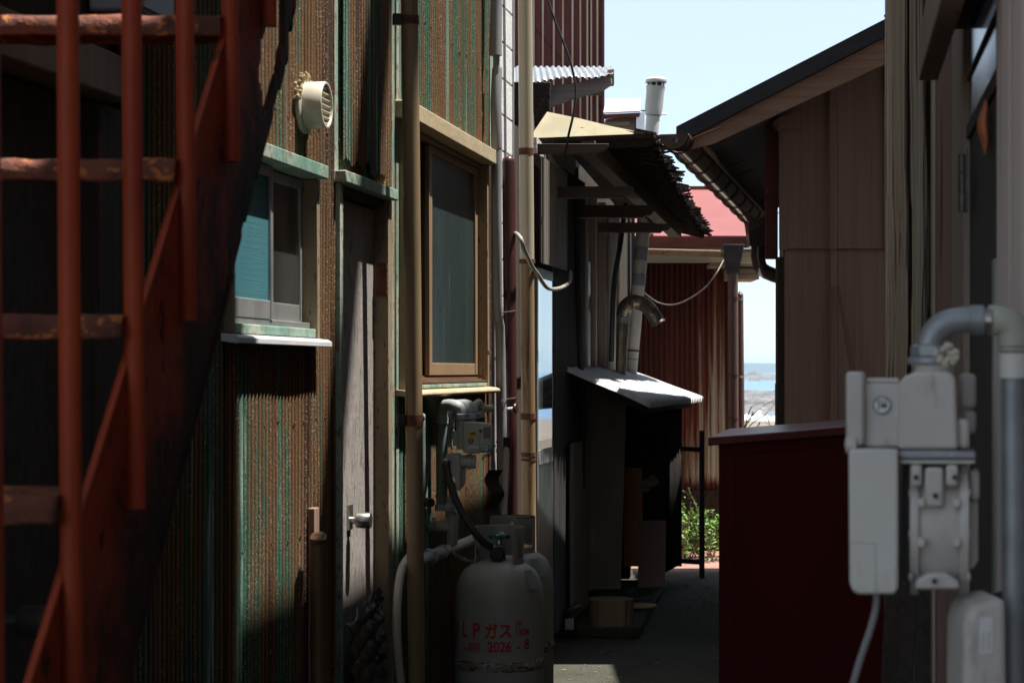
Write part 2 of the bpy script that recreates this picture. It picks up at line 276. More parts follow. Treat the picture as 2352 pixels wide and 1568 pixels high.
WL = {}
class MB:
    def __init__(s): s.v = []; s.f = []
    def face(s, pts):
        i = len(s.v); s.v += [V(p) for p in pts]; s.f.append(tuple(range(i, i + len(pts)))); return s
    def hexa(s, p):                                # bottom ring p0..p3, top ring p4..p7
        i = len(s.v); s.v += [V(q) for q in p]
        for f in ((0, 3, 2, 1), (4, 5, 6, 7), (0, 1, 5, 4), (1, 2, 6, 5), (2, 3, 7, 6), (3, 0, 4, 7)): s.f.append(tuple(i + k for k in f))
        return s
    def box(s, x0, x1, y0, y1, z0, z1):
        return s.hexa([(x0, y0, z0), (x1, y0, z0), (x1, y1, z0), (x0, y1, z0), (x0, y0, z1), (x1, y0, z1), (x1, y1, z1), (x0, y1, z1)])
    def wbox(s, W, u0, u1, w0, w1, z0, z1):
        q = W.pt
        return s.hexa([q(u0, w0, z0), q(u1, w0, z0), q(u1, w1, z0), q(u0, w1, z0), q(u0, w0, z1), q(u1, w0, z1), q(u1, w1, z1), q(u0, w1, z1)])
    def prism(s, pts, ext):                        # planar polygon pushed along ext
        i = len(s.v); n = len(pts); e = V(ext)
        s.v += [V(p) for p in pts] + [V(p) + e for p in pts]
        s.f.append(tuple(i + k for k in range(n))); s.f.append(tuple(i + n + k for k in reversed(range(n))))
        for k in range(n): s.f.append((i + k, i + n + k, i + n + (k + 1) % n, i + (k + 1) % n))
        return s
    def bar(s, a, b, wx, wz, up=(0, 0, 1)):        # rectangular bar from a to b
        a, b = V(a), V(b); d = (b - a).normalized(); x = d.cross(V(up)).normalized() * wx / 2; y = x.cross(d).normalized() * wz / 2
        return s.hexa([a - x - y, a + x - y, b + x - y, b - x - y, a - x + y, a + x + y, b + x + y, b - x + y])
    def grid(s, fn, nu, nv, keep=None):
        i = len(s.v)
        for a in range(nu + 1):
            for b in range(nv + 1): s.v.append(V(fn(a / nu, b / nv)))
        for a in range(nu):
            for b in range(nv):
                if keep and not keep((a + .5) / nu, (b + .5) / nv): continue
                k = i + a * (nv + 1) + b; s.f.append((k, k + nv + 1, k + nv + 2, k + 1))
        return s
    def tube(s, pts, r, seg=14, sm=0, caps=True):
        pts = [V(p) for p in pts]
        if sm: pts = spline(pts, sm)
        n = len(pts); rr = r if hasattr(r, '__len__') else [r] * n
        if len(rr) != n: rr = [rr[min(len(rr) - 1, int(k * len(rr) / n))] for k in range(n)]
        d0 = (pts[1] - pts[0]).normalized(); x = d0.orthogonal().normalized(); i = len(s.v); pd = d0
        for k, p in enumerate(pts):
            d = (pts[min(k + 1, n - 1)] - pts[max(k - 1, 0)]).normalized()
            x = pd.rotation_difference(d) @ x; x = (x - d * x.dot(d)).normalized(); y = d.cross(x); pd = d
            for q in range(seg):
                a = 2 * math.pi * q / seg; s.v.append(p + (x * math.cos(a) + y * math.sin(a)) * rr[k])
        for k in range(n - 1):
            for q in range(seg):
                s.f.append((i + k * seg + q, i + k * seg + (q + 1) % seg, i + (k + 1) * seg + (q + 1) % seg, i + (k + 1) * seg + q))
        if caps:
            s.f.append(tuple(i + q for q in reversed(range(seg)))); s.f.append(tuple(i + (n - 1) * seg + q for q in range(seg)))
        return s
    def lathe(s, prof, c, axis=(0, 0, 1), seg=40, a0=0., a1=None, cap=True):
        c = V(c); ax = V(axis).normalized(); x = ax.orthogonal().normalized() if abs(ax.z) < .99 else V((1, 0, 0)); y = ax.cross(x)
        full = a1 is None; m = seg if full else seg + 1; i = len(s.v)
        for (r, h) in prof:
            for q in range(m):
                a = a0 + (2 * math.pi if full else a1 - a0) * q / seg
                s.v.append(c + ax * h + (x * math.cos(a) + y * math.sin(a)) * r)
        for k in range(len(prof) - 1):
            for q in range(seg):
                q2 = (q + 1) % m
                s.f.append((i + k * m + q, i + k * m + q2, i + (k + 1) * m + q2, i + (k + 1) * m + q))
        if full and cap:
            s.f.append(tuple(i + q for q in reversed(range(m)))); s.f.append(tuple(i + (len(prof) - 1) * m + q for q in range(m)))
        return s
    def corr(s, O, U, Vv, N, lu, lv, pitch=.032, amp=.0045, ph=0., rows=1, sq=0., wob=0., per=8):
        """corrugated sheet: waves along U (length lu), ribs along Vv (length lv)"""
        O, U, Vv, N = V(O), V(U).normalized(), V(Vv).normalized(), V(N).normalized()
        n = max(2, int(lu / pitch * per))
        def fn(a, b):
            x = a * lu; c = math.cos(2 * math.pi * (x + ph) / pitch)
            if sq: c = max(-1, min(1, c * sq))
            o = amp * c
            if wob: o += wob * mn.noise(V((x * 3.1, b * lv * 1.3, ph)))
            return O + U * x + Vv * (b * lv) + N * o
        return s.grid(fn, n, rows)
    def each(s, name, mat, parent, **kw):
        """every loose piece becomes a mesh of its own"""
        par = list(range(len(s.v)))
        def fd(x):
            while par[x] != x: par[x] = par[par[x]]; x = par[x]
            return x
        for f in s.f:
            for k in f[1:]: par[fd(k)] = fd(f[0])
        gs = {}
        for f in s.f: gs.setdefault(fd(f[0]), []).append(f)
        out = []
        for fs in gs.values():
            q = MB(); mp = {}
            for f in fs:
                for k in f:
                    if k not in mp: mp[k] = len(q.v); q.v.append(s.v[k])
                q.f.append(tuple(mp[k] for k in f))
            out.append(q.build(name, mat, parent, **kw))
        return out
    def build(s, name, mat, parent=None, base=None, bevel=0., smooth=True, solid=0., ang=.7, seg=2, weld=False):
        me = bpy.data.meshes.new(name)
        if parent is not None: o0 = WL[parent.name]
        elif base is not None: o0 = V(base)
        else:
            xs = [v.x for v in s.v]; ys = [v.y for v in s.v]; zs = [v.z for v in s.v]
            o0 = V(((min(xs) + max(xs)) / 2, (min(ys) + max(ys)) / 2, min(zs)))
        me.from_pydata([v - o0 for v in s.v], [], s.f); me.validate()
        bm = bmesh.new(); bm.from_mesh(me)
        if weld: bmesh.ops.remove_doubles(bm, verts=bm.verts, dist=1e-5)
        bmesh.ops.recalc_face_normals(bm, faces=bm.faces); bm.to_mesh(me); bm.free()
        if smooth: me.shade_smooth(); me.set_sharp_from_angle(angle=ang)
        me.materials.append(M[mat] if isinstance(mat, str) else mat)
        o = bpy.data.objects.new(name, me); COL.objects.link(o)
        if parent is not None: o.parent = parent
        else: o.location = o0
        WL[o.name] = o0
        if solid: m = o.modifiers.new('solid', 'SOLIDIFY'); m.thickness = solid; m.offset = 0
        if bevel: m = o.modifiers.new('bevel', 'BEVEL'); m.width = bevel; m.segments = seg; m.limit_method = 'ANGLE'; m.angle_limit = R(40); m.harden_normals = False
        return o

def spline(p, n):
    q = [p[0] * 2 - p[1]] + list(p) + [p[-1] * 2 - p[-2]]; out = []
    for k in range(1, len(q) - 2):
        a, b, c, d = q[k - 1:k + 3]
        for j in range(n):
            t = j / n
            out.append(.5 * ((2 * b) + (c - a) * t + (2 * a - 5 * b + 4 * c - d) * t * t + (3 * b - a - 3 * c + d) * t ** 3))
    out.append(p[-1]); return out

def tag(o, label, cat, group=None):
    o['label'] = label; o['category'] = cat
    if group: o['group'] = group
    return o
def thing(name, label, cat, loc, group=None):
    o = bpy.data.objects.new(name, None); COL.objects.link(o); o.empty_display_size = .1
    o.location = loc; WL[o.name] = V(loc); return tag(o, label, cat, group)
def struct(o): o['kind'] = 'structure'; return o
def text_mesh(s, size, bold=0.):
    """flat glyph outlines as vertices and faces in the xy plane"""
    cu = bpy.data.curves.new('glyphs', 'FONT'); cu.body = s; cu.size = size; cu.resolution_u = 3; cu.offset = bold
    o = bpy.data.objects.new('glyphs', cu); COL.objects.link(o)
    bpy.context.view_layer.update()
    me = o.evaluated_get(bpy.context.evaluated_depsgraph_get()).to_mesh()
    bm = bmesh.new(); bm.from_mesh(me)
    bpy.data.objects.remove(o); bpy.data.curves.remove(cu)
    return bm
def text_on(mb, s, size, fn, cell=.008, sx=1., slant=0., bold=0.):
    """lay glyphs on a surface: fn(x, y) gives the point; finely cut so that it can bend"""
    bm = text_mesh(s, size, bold)
    for v in bm.verts: v.co.x = v.co.x * sx + v.co.y * slant
    xs = [v.co.x for v in bm.verts]; x0, x1 = min(xs), max(xs); x = x0 + cell
    while x < x1:
        bmesh.ops.bisect_plane(bm, geom=bm.verts[:] + bm.edges[:] + bm.faces[:], plane_co=(x, 0, 0), plane_no=(1, 0, 0)); x += cell
    i = len(mb.v)
    bm.verts.index_update()
    for v in bm.verts: mb.v.append(V(fn(v.co.x, v.co.y)))
    for f in bm.faces: mb.f.append(tuple(i + v.index for v in f.verts))
    bm.free(); return x1
# ------------------------------------------------------------------ ground, shore, sea, hills
def gz(x, y):
    if y < 57: return 0.
    return -min(6.5, (y - 57) * .5)
g = MB(); ys = [-60, -10, 0, 10, 20, 40, 57, 62, 70, 120, 400, 1500, 6900]; xs = [-4900, -400, -60, -10, 10, 60, 400, 4900]
i0 = len(g.v)
for y in ys:
    for x in xs: g.v.append(V((x, y, gz(x, y))))
for a in range(len(ys) - 1):
    for b in range(len(xs) - 1):
        k = i0 + a * len(xs) + b; g.f.append((k, k + 1, k + len(xs) + 1, k + len(xs)))
struct(g.build('ground', 'soil', base=(0, 0, 0)))
g = MB().face([(-4, -6, .004), (4.2, -6, .004), (4.2, 14.2, .004), (-4, 14.2, .004)]); struct(g.build('alley_pavement', 'concrete'))
g = MB().face([(.6, 14.3, .005), (6, 14.3, .005), (6, 16., .005), (.6, 16., .005)]); struct(g.build('paved_yard', 'red_paving'))
g = MB().face([(-4900, 90, -4.5), (4900, 90, -4.5), (4900, 6900, -4.5), (-4900, 6900, -4.5)]); struct(g.build('sea', 'sea'))
def shelf(name, px0, px1, D0, D1, h, seed, peak=None, z0=-4.9, nu=110, nv=46, fr=.05):
    def fn(a, b):
        D = D0 + (D1 - D0) * b; X = (px0 + (px1 - px0) * a - CX) / F * D
        e = min(1, 6 * b, 6 * (1 - b)) * min(1, 5 * a + .3, 5 * (1 - a) + .3)
        q = V((X * fr, D * fr * .5, seed)); n = mn.fractal(q, 1., 2.1, 6) * .6 + abs(mn.fractal(q * 2.3, .9, 2.2, 5)) * .7
        z = z0 + max(-.6, (h * (.55 + .6 * n)) * e)
        if peak:
            d = math.hypot((X - peak[0]) / peak[3], (D - peak[1]) / (peak[3] * 3)); z += max(0, peak[2] * (1 - d ** .8)) * (1 + .25 * n)
        return (X, D, z)
    return struct(MB().grid(fn, nu, nv).build(name, 'rock', ang=.3))
shelf('rocky_shore', 1560, 1900, 245, 560, 1.7, 3.1, fr=.10, nu=150, nv=80)
shelf('rocky_islet', 1560, 1900, 1230, 1750, 3.6, 8.4, peak=((1737 - CX) / F * 1500, 1500, 4.2, 9), fr=.03)
shelf('wave_washed_rock', 1719, 1748, 1130, 1190, 2.6, 5.5, nu=30, nv=14, fr=.06)
def surf(a, b):
    D = 212 + 40 * b; X = (1560 + 340 * a - CX) / F * D
    return (X, D, -4.45 + .7 * mn.noise(V((X * .5, D * .3, 2))) ** 2 * 3)
struct(MB().grid(surf, 80, 20).build('breaking_surf', 'foam'))
def ridge(a, b):
    X = 300 + 900 * a; D = 5200 + 900 * b
    h = 21 + 5 * mn.noise(V((X * .004, 1.3, 0))) + 4 * mn.noise(V((X * .03, 4, 0))) + 1.5 * mn.noise(V((X * .1, 7, 0)))
    return (X, D, -5 + (h + 6) * math.sin(math.pi * min(1, max(0, b))) ** .6)
struct(MB().grid(ridge, 200, 8).build('distant_hills', 'hill', ang=.5))
sw = MB().prism([P(1560, 962, 57), P(2100, 974, 57), P(2100, 1100, 57), P(1560, 1100, 57)], (0, .5, 0)).build('sea_wall', 'concrete_pale', bevel=.03)
tag(sw, 'low grey concrete sea wall running along the shore beyond the alley end', 'sea wall')

# ------------------------------------------------------------------ the corrugated house on the near side
L = LW
hu0, hu1 = 1.2, L.u(1128)
house = thing('corrugated_house', 'house front of rusted green corrugated iron with two windows and two doors', 'house', L.pt(4, -1.5, 0))
core = MB()
core.wbox(L, hu0, hu1, -.4, -3.4, -.05, 5.2); core.prism([L.pt(hu0, .62, 5.1), L.pt(hu0, -1.7, 6.2), L.pt(hu0, -3.6, 5.2)], L.t * (hu1 - hu0))
core.build('inner_wall', 'dark_wood', house)
# openings: window, door, window, door (u0, u1, z0, z1)
w1 = (L.u(532, .022), L.u(735, .022), 1.545, 2.045)
d1 = (L.u(783, .022), L.u(901, .022), 0., 2.055)
w2 = (L.u(930, .03), L.u(1124, .03), 1.385, 2.375)
d2 = (L.u(-20), L.u(258), 0., 2.03)
CUT = [w1, d1, w2, d2]
wall = MB()
us = sorted({L.u(266), hu1} | {c[k] for c in (w1, d1, w2) for k in (0, 1)})
PITCH = .032
def sheet(mb, u0, u1, z0, z1, w=0.):
    u0q = round(u0 / PITCH * 8) * PITCH / 8
    mb.corr(L.pt(u0q, w, z0), L.t, (0, 0, 1), L.n, u1 - u0q, z1 - z0, PITCH, .0072, ph=u0q, rows=max(1, int((z1 - z0) / .25)), wob=.006)
TOP = 3.35
for a, b in zip(us[:-1], us[1:]):
    c = next((q for q in CUT if abs(q[0] - a) < 1e-6), None)
    if c:
        if c[2] > .1: sheet(wall, a, b, .06, c[2])
        sheet(wall, a, b, c[3], TOP)
    else: sheet(wall, a, b, .06, TOP)
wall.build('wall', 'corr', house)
nl = MB(); random.seed(12)
for z in (.42, .98, 1.30, 2.16, 2.72):
    u = L.u(272)
    while u < hu1 - .03:
        if not any(c[0] - .03 < u < c[1] + .03 and c[2] - .03 < z < c[3] + .05 for c in CUT): nl.lathe([(.0, -.001), (.004, .0), (.003, .0025), (.0, .003)], L.pt(round(u / PITCH) * PITCH, .0068, z + random.uniform(-.012, .012)), L.n, 7)
        u += PITCH * random.choice((3, 4, 4, 5))
nl.build('nail', 'rustband', house)
up = MB().wbox(L, hu0, hu1, -.02, -.1, TOP, 5.2).build('upper_wall', 'dark_wood', house)
fl = MB()
for px0, px1, z0, z1 in ((762, 770, 2.03, TOP), (894, 900, .1, TOP), (1121, 1128, 2.37, TOP), (905, 911, .2, TOP), (770, 774, .1, 2.05)):
    fl.wbox(L, L.u(px0), L.u(px1), .002, .0085, z0, z1)
fl.each('flashing', 'peel_green', house)
# overlapped upper sheet above the door with a ragged lower edge
ov = MB(); ou0, ou1 = L.u(788, .014), L.u(892, .014)
def ovf(a, b):
    u = ou0 + (ou1 - ou0) * a; zb = 2.10 + .05 * mn.noise(V((u * 14, 0, 3))) + .03 * mn.noise(V((u * 60, 0, 9)))
    return L.pt(u, .014 + .004 * math.cos(2 * math.pi * u / PITCH), zb + (TOP - zb) * b)
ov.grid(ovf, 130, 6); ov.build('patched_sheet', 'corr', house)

def casing(parent, c, mat, t=.035, w0=-.06, w1=.022, sill=True, jl=True):
    u0, u1, z0, z1 = c
    MB().wbox(L, u0 - .006, u1 + .001, w0, w1 + .026, z1 - t, z1 + .004).build('lintel', mat[0], parent, bevel=.003)
    for a, b in ((u0, u0 + t * .8), (u1 - t * .8, u1)): MB().wbox(L, a, b, w0, w1, z0 + .0, z1 - t - .001).build('jamb', mat[1], parent, bevel=.002)
# --- small window
win = MB().wbox(L, w1[0], w1[1], -.30, -.16, w1[2], w1[3]).build('window', 'dark_wood', house)
casing(win, w1, ('peel_green', 'peel_cream'))
mid = L.u(622, 0)
def sash(mb, u0, u1, w, z0, z1, st=.022, bt=.05, tt=.028, d=.018):
    mb.wbox(L, u0, u0 + st, w - d, w, z0, z1); mb.wbox(L, u1 - st, u1, w - d, w, z0, z1)
    mb.wbox(L, u0 + st, u1 - st, w - d, w - .002, z0, z0 + bt); mb.wbox(L, u0 + st, u1 - st, w - d, w - .002, z1 - tt, z1)
a0, a1 = w1[0] + .03, w1[1] - .03; zb, zt = w1[2] + .045, w1[3] - .04
sl = MB(); sash(sl, a0, mid + .012, .004, zb, zt); sl.build('sash', 'alu', win, bevel=.002)
sl = MB(); sash(sl, mid - .012, a1, -.022, zb, zt); sl.build('sash', 'alu', win, bevel=.002)
MB().wbox(L, a0 + .02, mid - .008, -.010, -.004, zb + .05, zt - .026).build('insect_screen', 'teal_screen', win)
MB().wbox(L, mid + .008, a1 - .02, -.034, -.029, zb + .05, zt - .026).build('pane', 'dark_glass', win)
MB().wbox(L, a0, a1, -.06, -.0, zb - .018, zb - .001).build('track', 'alu', win, bevel=.002)
MB().wbox(L, a0 - .0, a1, -.06, .018, w1[2] + .001, zb - .019).build('rail', 'peel_green', win, bevel=.003)
sill = MB(); s0, s1 = w1[0] - .03, w1[1] + .02
prof = [(.0, .0), (.042, -.005), (.053, -.012), (.053, -.024), (.046, -.026), (0, -.02)]
sill.prism([L.pt(s0, a, w1[2] + b) for a, b in prof], L.t * (s1 - s0)); sill.build('sill', 'white_sheet', win, ang=.9)
# --- tall window
win = MB().wbox(L, w2[0], w2[1], -.34, -.2, w2[2], w2[3]).build('window', 'dark_wood', house)
u0, u1, z0, z1 = w2
MB().wbox(L, u0 - .05, u1 + .03, -.06, .062, z1 - .056, z1 + .004).build('lintel', 'peel_timber', win, bevel=.004)
for a, b in ((u0, u0 + .03), (u1 - .035, u1)): MB().wbox(L, a, b, -.08, .03, z0, z1 - .057).build('jamb', 'peel_cream', win, bevel=.003)
MB().wbox(L, u0 + .03, u1 - .036, -.08, .004, z1 - .075, z1 - .057).build('head_rail', 'brown_alu', win, bevel=.003)
zt, zb = z1 - .076, z0 + .047
m2 = L.u(997, .0)
sl = MB(); sash(sl, u0 + .032, m2 + .02, -.037, zb, zt, .016, .047, .028); sl.build('sash', 'brown_alu', win, bevel=.002)
sl = MB(); sash(sl, m2 - .025, u1 - .037, -.012, zb, zt, .05, .047, .028); sl.build('sash', 'tan_alu', win, bevel=.002)
MB().wbox(L, u0 + .048, m2 + .004, -.051, -.047, zb + .045, zt - .027).build('pane', 'frost', win)
MB().wbox(L, m2 + .025, u1 - .087, -.026, -.022, zb + .045, zt - .027).build('pane', 'frost', win)
tr = MB()
for k in range(4): tr.wbox(L, u0 + .03, u1 - .036, -.08, -.03 + .018 * k, z0 + .036 - .006 * k, z0 + .045 - .006 * k)
tr.build('track', 'brown_alu', win, bevel=.0015)
MB().wbox(L, u0, u1 - .036, -.08, .028, z0 + .001, z0 + .014).build('rail', 'peel_green', win, bevel=.002)
sl = MB(); s0, s1 = u0 - .04, u1 + .035
sl.prism([L.pt(s0, a, z0 + b) for a, b in [(.0, .0), (.055, -.006), (.068, -.011), (.071, -.02), (.066, -.028), (0, -.02)]], L.t * (s1 - s0)); sl.build('sill', 'peel_timber', win, ang=.9)
# --- door with the round knob
u0, u1, z0, z1 = d1
dr = MB().wbox(L, u0 + .03, u1 - .050, -.06, -.030, .09, z1 - .065).build('door', 'door', house, bevel=.003)
MB().wbox(L, u0 - .02, u1 - .004, -.08, .045, z1 - .032, z1 + .004).build('lintel', 'peel_green', dr, bevel=.003)
MB().wbox(L, u0, u1, -.08, .005, z1 - .06, z1 - .033).build('head', 'dark_wood', dr)
MB().wbox(L, u0, u0 + .028, -.08, .022, .06, z1 - .033).build('jamb', 'peel_green', dr, bevel=.003)
MB().wbox(L, u1 - .048, u1, -.08, .022, .06, z1 - .033).build('jamb', 'peel_cream', dr, bevel=.003)
hg = MB(); hz0, hz1 = L.z(878, 676, .03), L.z(878, 600, .03)
hg.wbox(L, u1 - .055, u1 - .0485, -.02, .012, hz0, hz1)
for k in range(5): hg.tube([L.pt(u1 - .054, .014, hz0 + (hz1 - hz0) * (k + .06) / 5), L.pt(u1 - .054, .014, hz0 + (hz1 - hz0) * (k + .94) / 5)], .007, 10)
hg.build('hinge', 'rustband', dr)
ku, kz = L.u(800, -.03), L.z(825, 1200, .03)
kn = MB().wbox(L, ku - .02, ku + .03, -.030, -.022, kz - .03, kz + .05)
kn.lathe([(.012, 0), (.012, .017), (.022, .018), (.0255, .021), (.0255, .062), (.023, .065), (.0, .066)], L.pt(ku + .005, -.022, kz), L.n, 32)
kn.build('knob', 'steel', dr, weld=True)
# --- the dark door behind the stairs
u0, u1, z0, z1 = d2
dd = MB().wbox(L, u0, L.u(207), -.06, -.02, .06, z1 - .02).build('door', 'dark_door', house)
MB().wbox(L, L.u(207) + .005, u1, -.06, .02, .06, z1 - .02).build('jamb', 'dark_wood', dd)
MB().wbox(L, u0 - .5, u1 + .0, -.06, .05, z1 - .005, z1 + .085).build('lintel', 'post_wood', dd, bevel=.004)
MB().wbox(L, L.u(224, .02), L.u(229, .02), .021, .025, 1.62, 1.95).build('hinge', 'rustband', dd)
ku, kz = L.u(18), L.z(40, 1440, .06)
MB().lathe([(.012, 0), (.012, .045), (.027, .046), (.030, .05), (.030, .1), (.0, .102)], L.pt(ku, -.02, kz), L.n, 28).build('knob', 'steel', dd, weld=True)
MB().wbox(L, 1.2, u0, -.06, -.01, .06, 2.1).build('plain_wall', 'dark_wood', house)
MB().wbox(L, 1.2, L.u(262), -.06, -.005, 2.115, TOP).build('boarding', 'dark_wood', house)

bx = MB().wbox(L, L.u(318, .12), L.u(392, .12), .01, .13, L.z(355, 41, .12), 2.75).build('wall_box', 'grey_pvc', bevel=.008)
tag(bx, 'grey box high on the shaded wall behind the red stair bars', 'wall box')

# --- round vent hood
vc = thing('vent_hood', 'cream round vent hood with slatted face on rusty corrugated wall', 'vent', L.hit(692, 245, .0))
vD = L.hit(692, 243, 0); vu, vz = vD.dot(L.t), vD.z
MB().lathe([(.0, .004), (.079, .004), (.081, .008), (.081, .016), (.074, .02), (.0, .021)], L.pt(vu, 0, vz), L.n, 48).build('base_plate', 'beige_plastic', vc, weld=True)
r0 = .067
MB().lathe([(.066, .018), (r0, .02), (r0, .074), (r0 - .002, .077), (r0 - .007, .077), (r0 - .008, .074), (r0 - .008, .02)], L.pt(vu, 0, vz), L.n, 48, cap=False).build('ring', 'beige_plastic', vc, weld=True)
sl = MB()
for k in range(7):
    z = -.051 + .017 * k; h = math.sqrt(max(0, (r0 - .006) ** 2 - z * z))
    sl.hexa([L.pt(vu - h, .055, vz + z - .006), L.pt(vu + h, .055, vz + z - .006), L.pt(vu + h, .072, vz + z - .0015), L.pt(vu - h, .072, vz + z - .0015),
             L.pt(vu - h, .055, vz + z - .003), L.pt(vu + h, .055, vz + z - .003), L.pt(vu + h, .072, vz + z + .0015), L.pt(vu - h, .072, vz + z + .0015)])
sl.build('slat', 'beige_plastic', vc)
MB().lathe([(.0, .024), (.059, .024)], L.pt(vu, 0, vz), L.n, 40, cap=False).build('duct_mouth', 'black', vc)
sm = MB()                                          # old sealant lumped round the top of the plate
for k in range(70):
    a = R(random.uniform(60, 175)); r = random.uniform(.072, .094); q = L.pt(vu - math.cos(a) * -r, random.uniform(.004, .02), vz + math.sin(a) * r)
    sm.lathe([(.0, -.006), (.006, -.003), (.007, .002), (.0, .006)], q, (random.random(), random.random(), 1), 7)
sm.build('sealant', 'peel_timber', vc)

# ------------------------------------------------------------------ pipes on the near house
def wp(px, py, w): return L.hit(px, py, w)
# tall stained drain pipe
pa, pb = wp(941, 0, .12), wp(957, 1568, .12)
dn = (pb - pa).normalized()
dp = thing('drain_pipe', 'tall rust streaked cream drain pipe with two rusty clamps between door and tall window', 'drain pipe', V((pb.x, pb.y, 0)))
top = pa - dn * 2.4; bot = pb + dn * .3
MB().tube([top, bot], .0285, 24).build('pipe', 'rustpipe', dp)
def along(py): return pa + (pb - pa) * ((py) / 1568.)
for a, b in ((36, 56), (946, 972)):
    MB().tube([along(a), along(b)], .0305, 24).build('clamp', 'rustband', dp)
    c = along((a + b) / 2); MB().bar(c - L.n * .026 - L.t * .015, c - L.n * .052 - L.t * .025, .03, .036).build('bracket', 'black', dp, bevel=.002)
# grey pipe at the house corner
gp = thing('grey_pipe', 'grey lagged pipe with a split and a bend at the house corner', 'pipe', wp(1150, 1400, .06))
sg = [wp(1141, -420, .06), wp(1140, 0, .06), wp(1139, 128, .06)]
MB().tube(sg, .0255, 18).build('lagging', 'grey_pvc', gp)
MB().tube([wp(1140, 120, .06), wp(1141, 200, .06)], .0145, 12).build('inner_pipe', 'grey_pvc', gp)
MB().tube([wp(1142, 158, .06), wp(1139, 240, .06), wp(1141, 340, .06)], [.0215, .0235, .0235], 18).build('lagging', 'grey_pvc', gp)
MB().tube([wp(1141, 338, .06), wp(1141, 480, .06), wp(1143, 700, .06), wp(1145, 735, .06)], .0215, 18).build('lagging', 'grey_pvc', gp)
MB().tube([wp(1145, 728, .06), wp(1148, 748, .06), wp(1150, 820, .06), wp(1152, 1000, .06), wp(1154, 1400, .06)], [.017, .021, .0215, .023, .0235], 18).build('lagging', 'grey_pvc', gp)
# dark red pipe
rp = thing('red_pipe', 'dark red round topped pipe wired beside the grey lagged pipe', 'pipe', wp(1172, 1400, .06))
a, b = wp(1168, 372, .05), wp(1176, 1420, .05); d = (a - b).normalized(); r = .029
MB().tube([b, a, a + d * r * .45, a + d * r * .8, a + d * r * .98], [r, r, r * .9, r * .6, r * .05], 20).build('pipe', 'red_pvc', rp)
wr = MB()
for y in (712, 912):
    for k in range(2):
        c1 = wp(1138, y + 6 + 4 * k, .06); c2 = wp(1180, y + 3 * k, .06)
        wr.tube([c1 + L.n * .025, wp(1158, y + 5, .088), wp(1172, y + 3, .083), c2 + L.n * .01, c2 - L.n * .02], .0018, 6, sm=4)
wr.build('tie_wire', 'wire', rp)
# tall cream pipe, rusty below
cp = thing('cream_pipe', 'tall cream drain pipe turning orange with rust below its ring joint', 'drain pipe', wp(1215, 1300, .09))
ca, cb = wp(1206, 0, .09), wp(1216, 1290, .09); cd = (cb - ca).normalized()
def cal(py): return ca + (cb - ca) * (py / 1290.)
MB().tube([ca - cd * 2, cal(592)], .0325, 22).build('pipe', 'cream_pipe', cp)
MB().tube([cal(596), cal(1400)], .0315, 22).build('pipe', 'rustpipe_deep', cp)
rb = MB()
for y, h, rr in ((596, 5, .0365), (952, 7, .0355), (1040, 5, .0345), (1052, 3, .034), (345, 8, .0335)): rb.tube([cal(y - h), cal(y + h)], rr, 22)
rb.each('clamp', 'rustband', cp)
# small items round the corner
st = MB(); a, b = wp(1164, 1018, .14), wp(1157, 1210, .14); st.tube([a, b], .0125, 12)
stick = thing('plastic_stake', 'thin pale plastic stake with a dark cap leaning behind the gas bottles', 'stake', wp(1157, 1230, .14))
st.build('rod', 'white_pvc', stick); MB().tube([wp(1164, 1004, .14), wp(1164, 1036, .14)], .0155, 12).build('cap', 'black', stick)
ws = MB()
def wsf(a, b):
    z0, z1 = 0.02, L.z(1132, 1078, .1); z = z0 + (z1 - z0) * b
    return L.pt(L.u(1128, .10) + .04 * a, .085 + .012 * math.sin(z * 2 * math.pi / .115) + .05 * a, z)
ws.grid(wsf, 8, 140)
tag(ws.build('corrugated_sheet', 'black', solid=.003), 'black corrugated sheet standing edge-on behind the gas meter', 'sheet')
bc = MB().tube([wp(1176, 545, .05), wp(1184, 536, .08), wp(1196, 548, .12), wp(1204, 572, .13), wp(1222, 612, .13), wp(1234, 628, .12), wp(1252, 656, .13), wp(1268, 664, .13), wp(1290, 660, .12), wp(1308, 648, .12), wp(1310, 628, .09), wp(1308, 622, .0)], .0095, 12, sm=6)
tag(bc.build('bent_pipe', 'hose_grey'), 'grey flexible pipe snaking from the red pipe to the dark ribbed wall', 'pipe')
vl = thing('red_valve', 'small red valve wheel on the dark red pipe', 'valve', wp(1183, 945, .1))
MB().lathe([(.006, -.006), (.022, -.005), (.024, 0), (.022, .005), (.006, .006)], wp(1184, 938, .1), (1, -.3, 0), 20).build('wheel', 'red_pvc', vl)
MB().tube([wp(1160, 940, .06), wp(1184, 938, .1)], .009, 10).build('stem', 'pipe_grey', vl)
# conduit and elbow stub low on the wall
ep = thing('elbow_pipe', 'dark standing pipe with a rounded elbow top in front of a wood strip', 'pipe', wp(730, 1568, .06))
MB().tube([wp(724, 1243, .015), wp(727, 1240, .045), wp(731, 1247, .062), wp(732, 1262, .064), wp(732, 1600, .064)], [.0, .023, .025, .024, .024], 16, sm=5).build('pipe', 'brown_alu', ep)
tag(MB().wbox(L, L.u(716, .02), L.u(726, .02), .008, .03, .3, L.z(722, 1165, .02)).build('wood_strip', 'brown_wood', bevel=.003), 'split wood strip nailed upright on the wall behind the elbow pipe', 'wood strip')
fc = MB().tube([wp(957, 1262, .05), wp(936, 1283, .07), wp(924, 1305, .08), wp(915, 1350, .08), wp(911, 1420, .08), wp(914, 1500, .08), wp(924, 1600, .08)], .0145, 12, sm=10)
tag(fc.build('flexible_conduit', 'beige_plastic'), 'beige flexible conduit curving down behind the stained drain pipe', 'conduit')
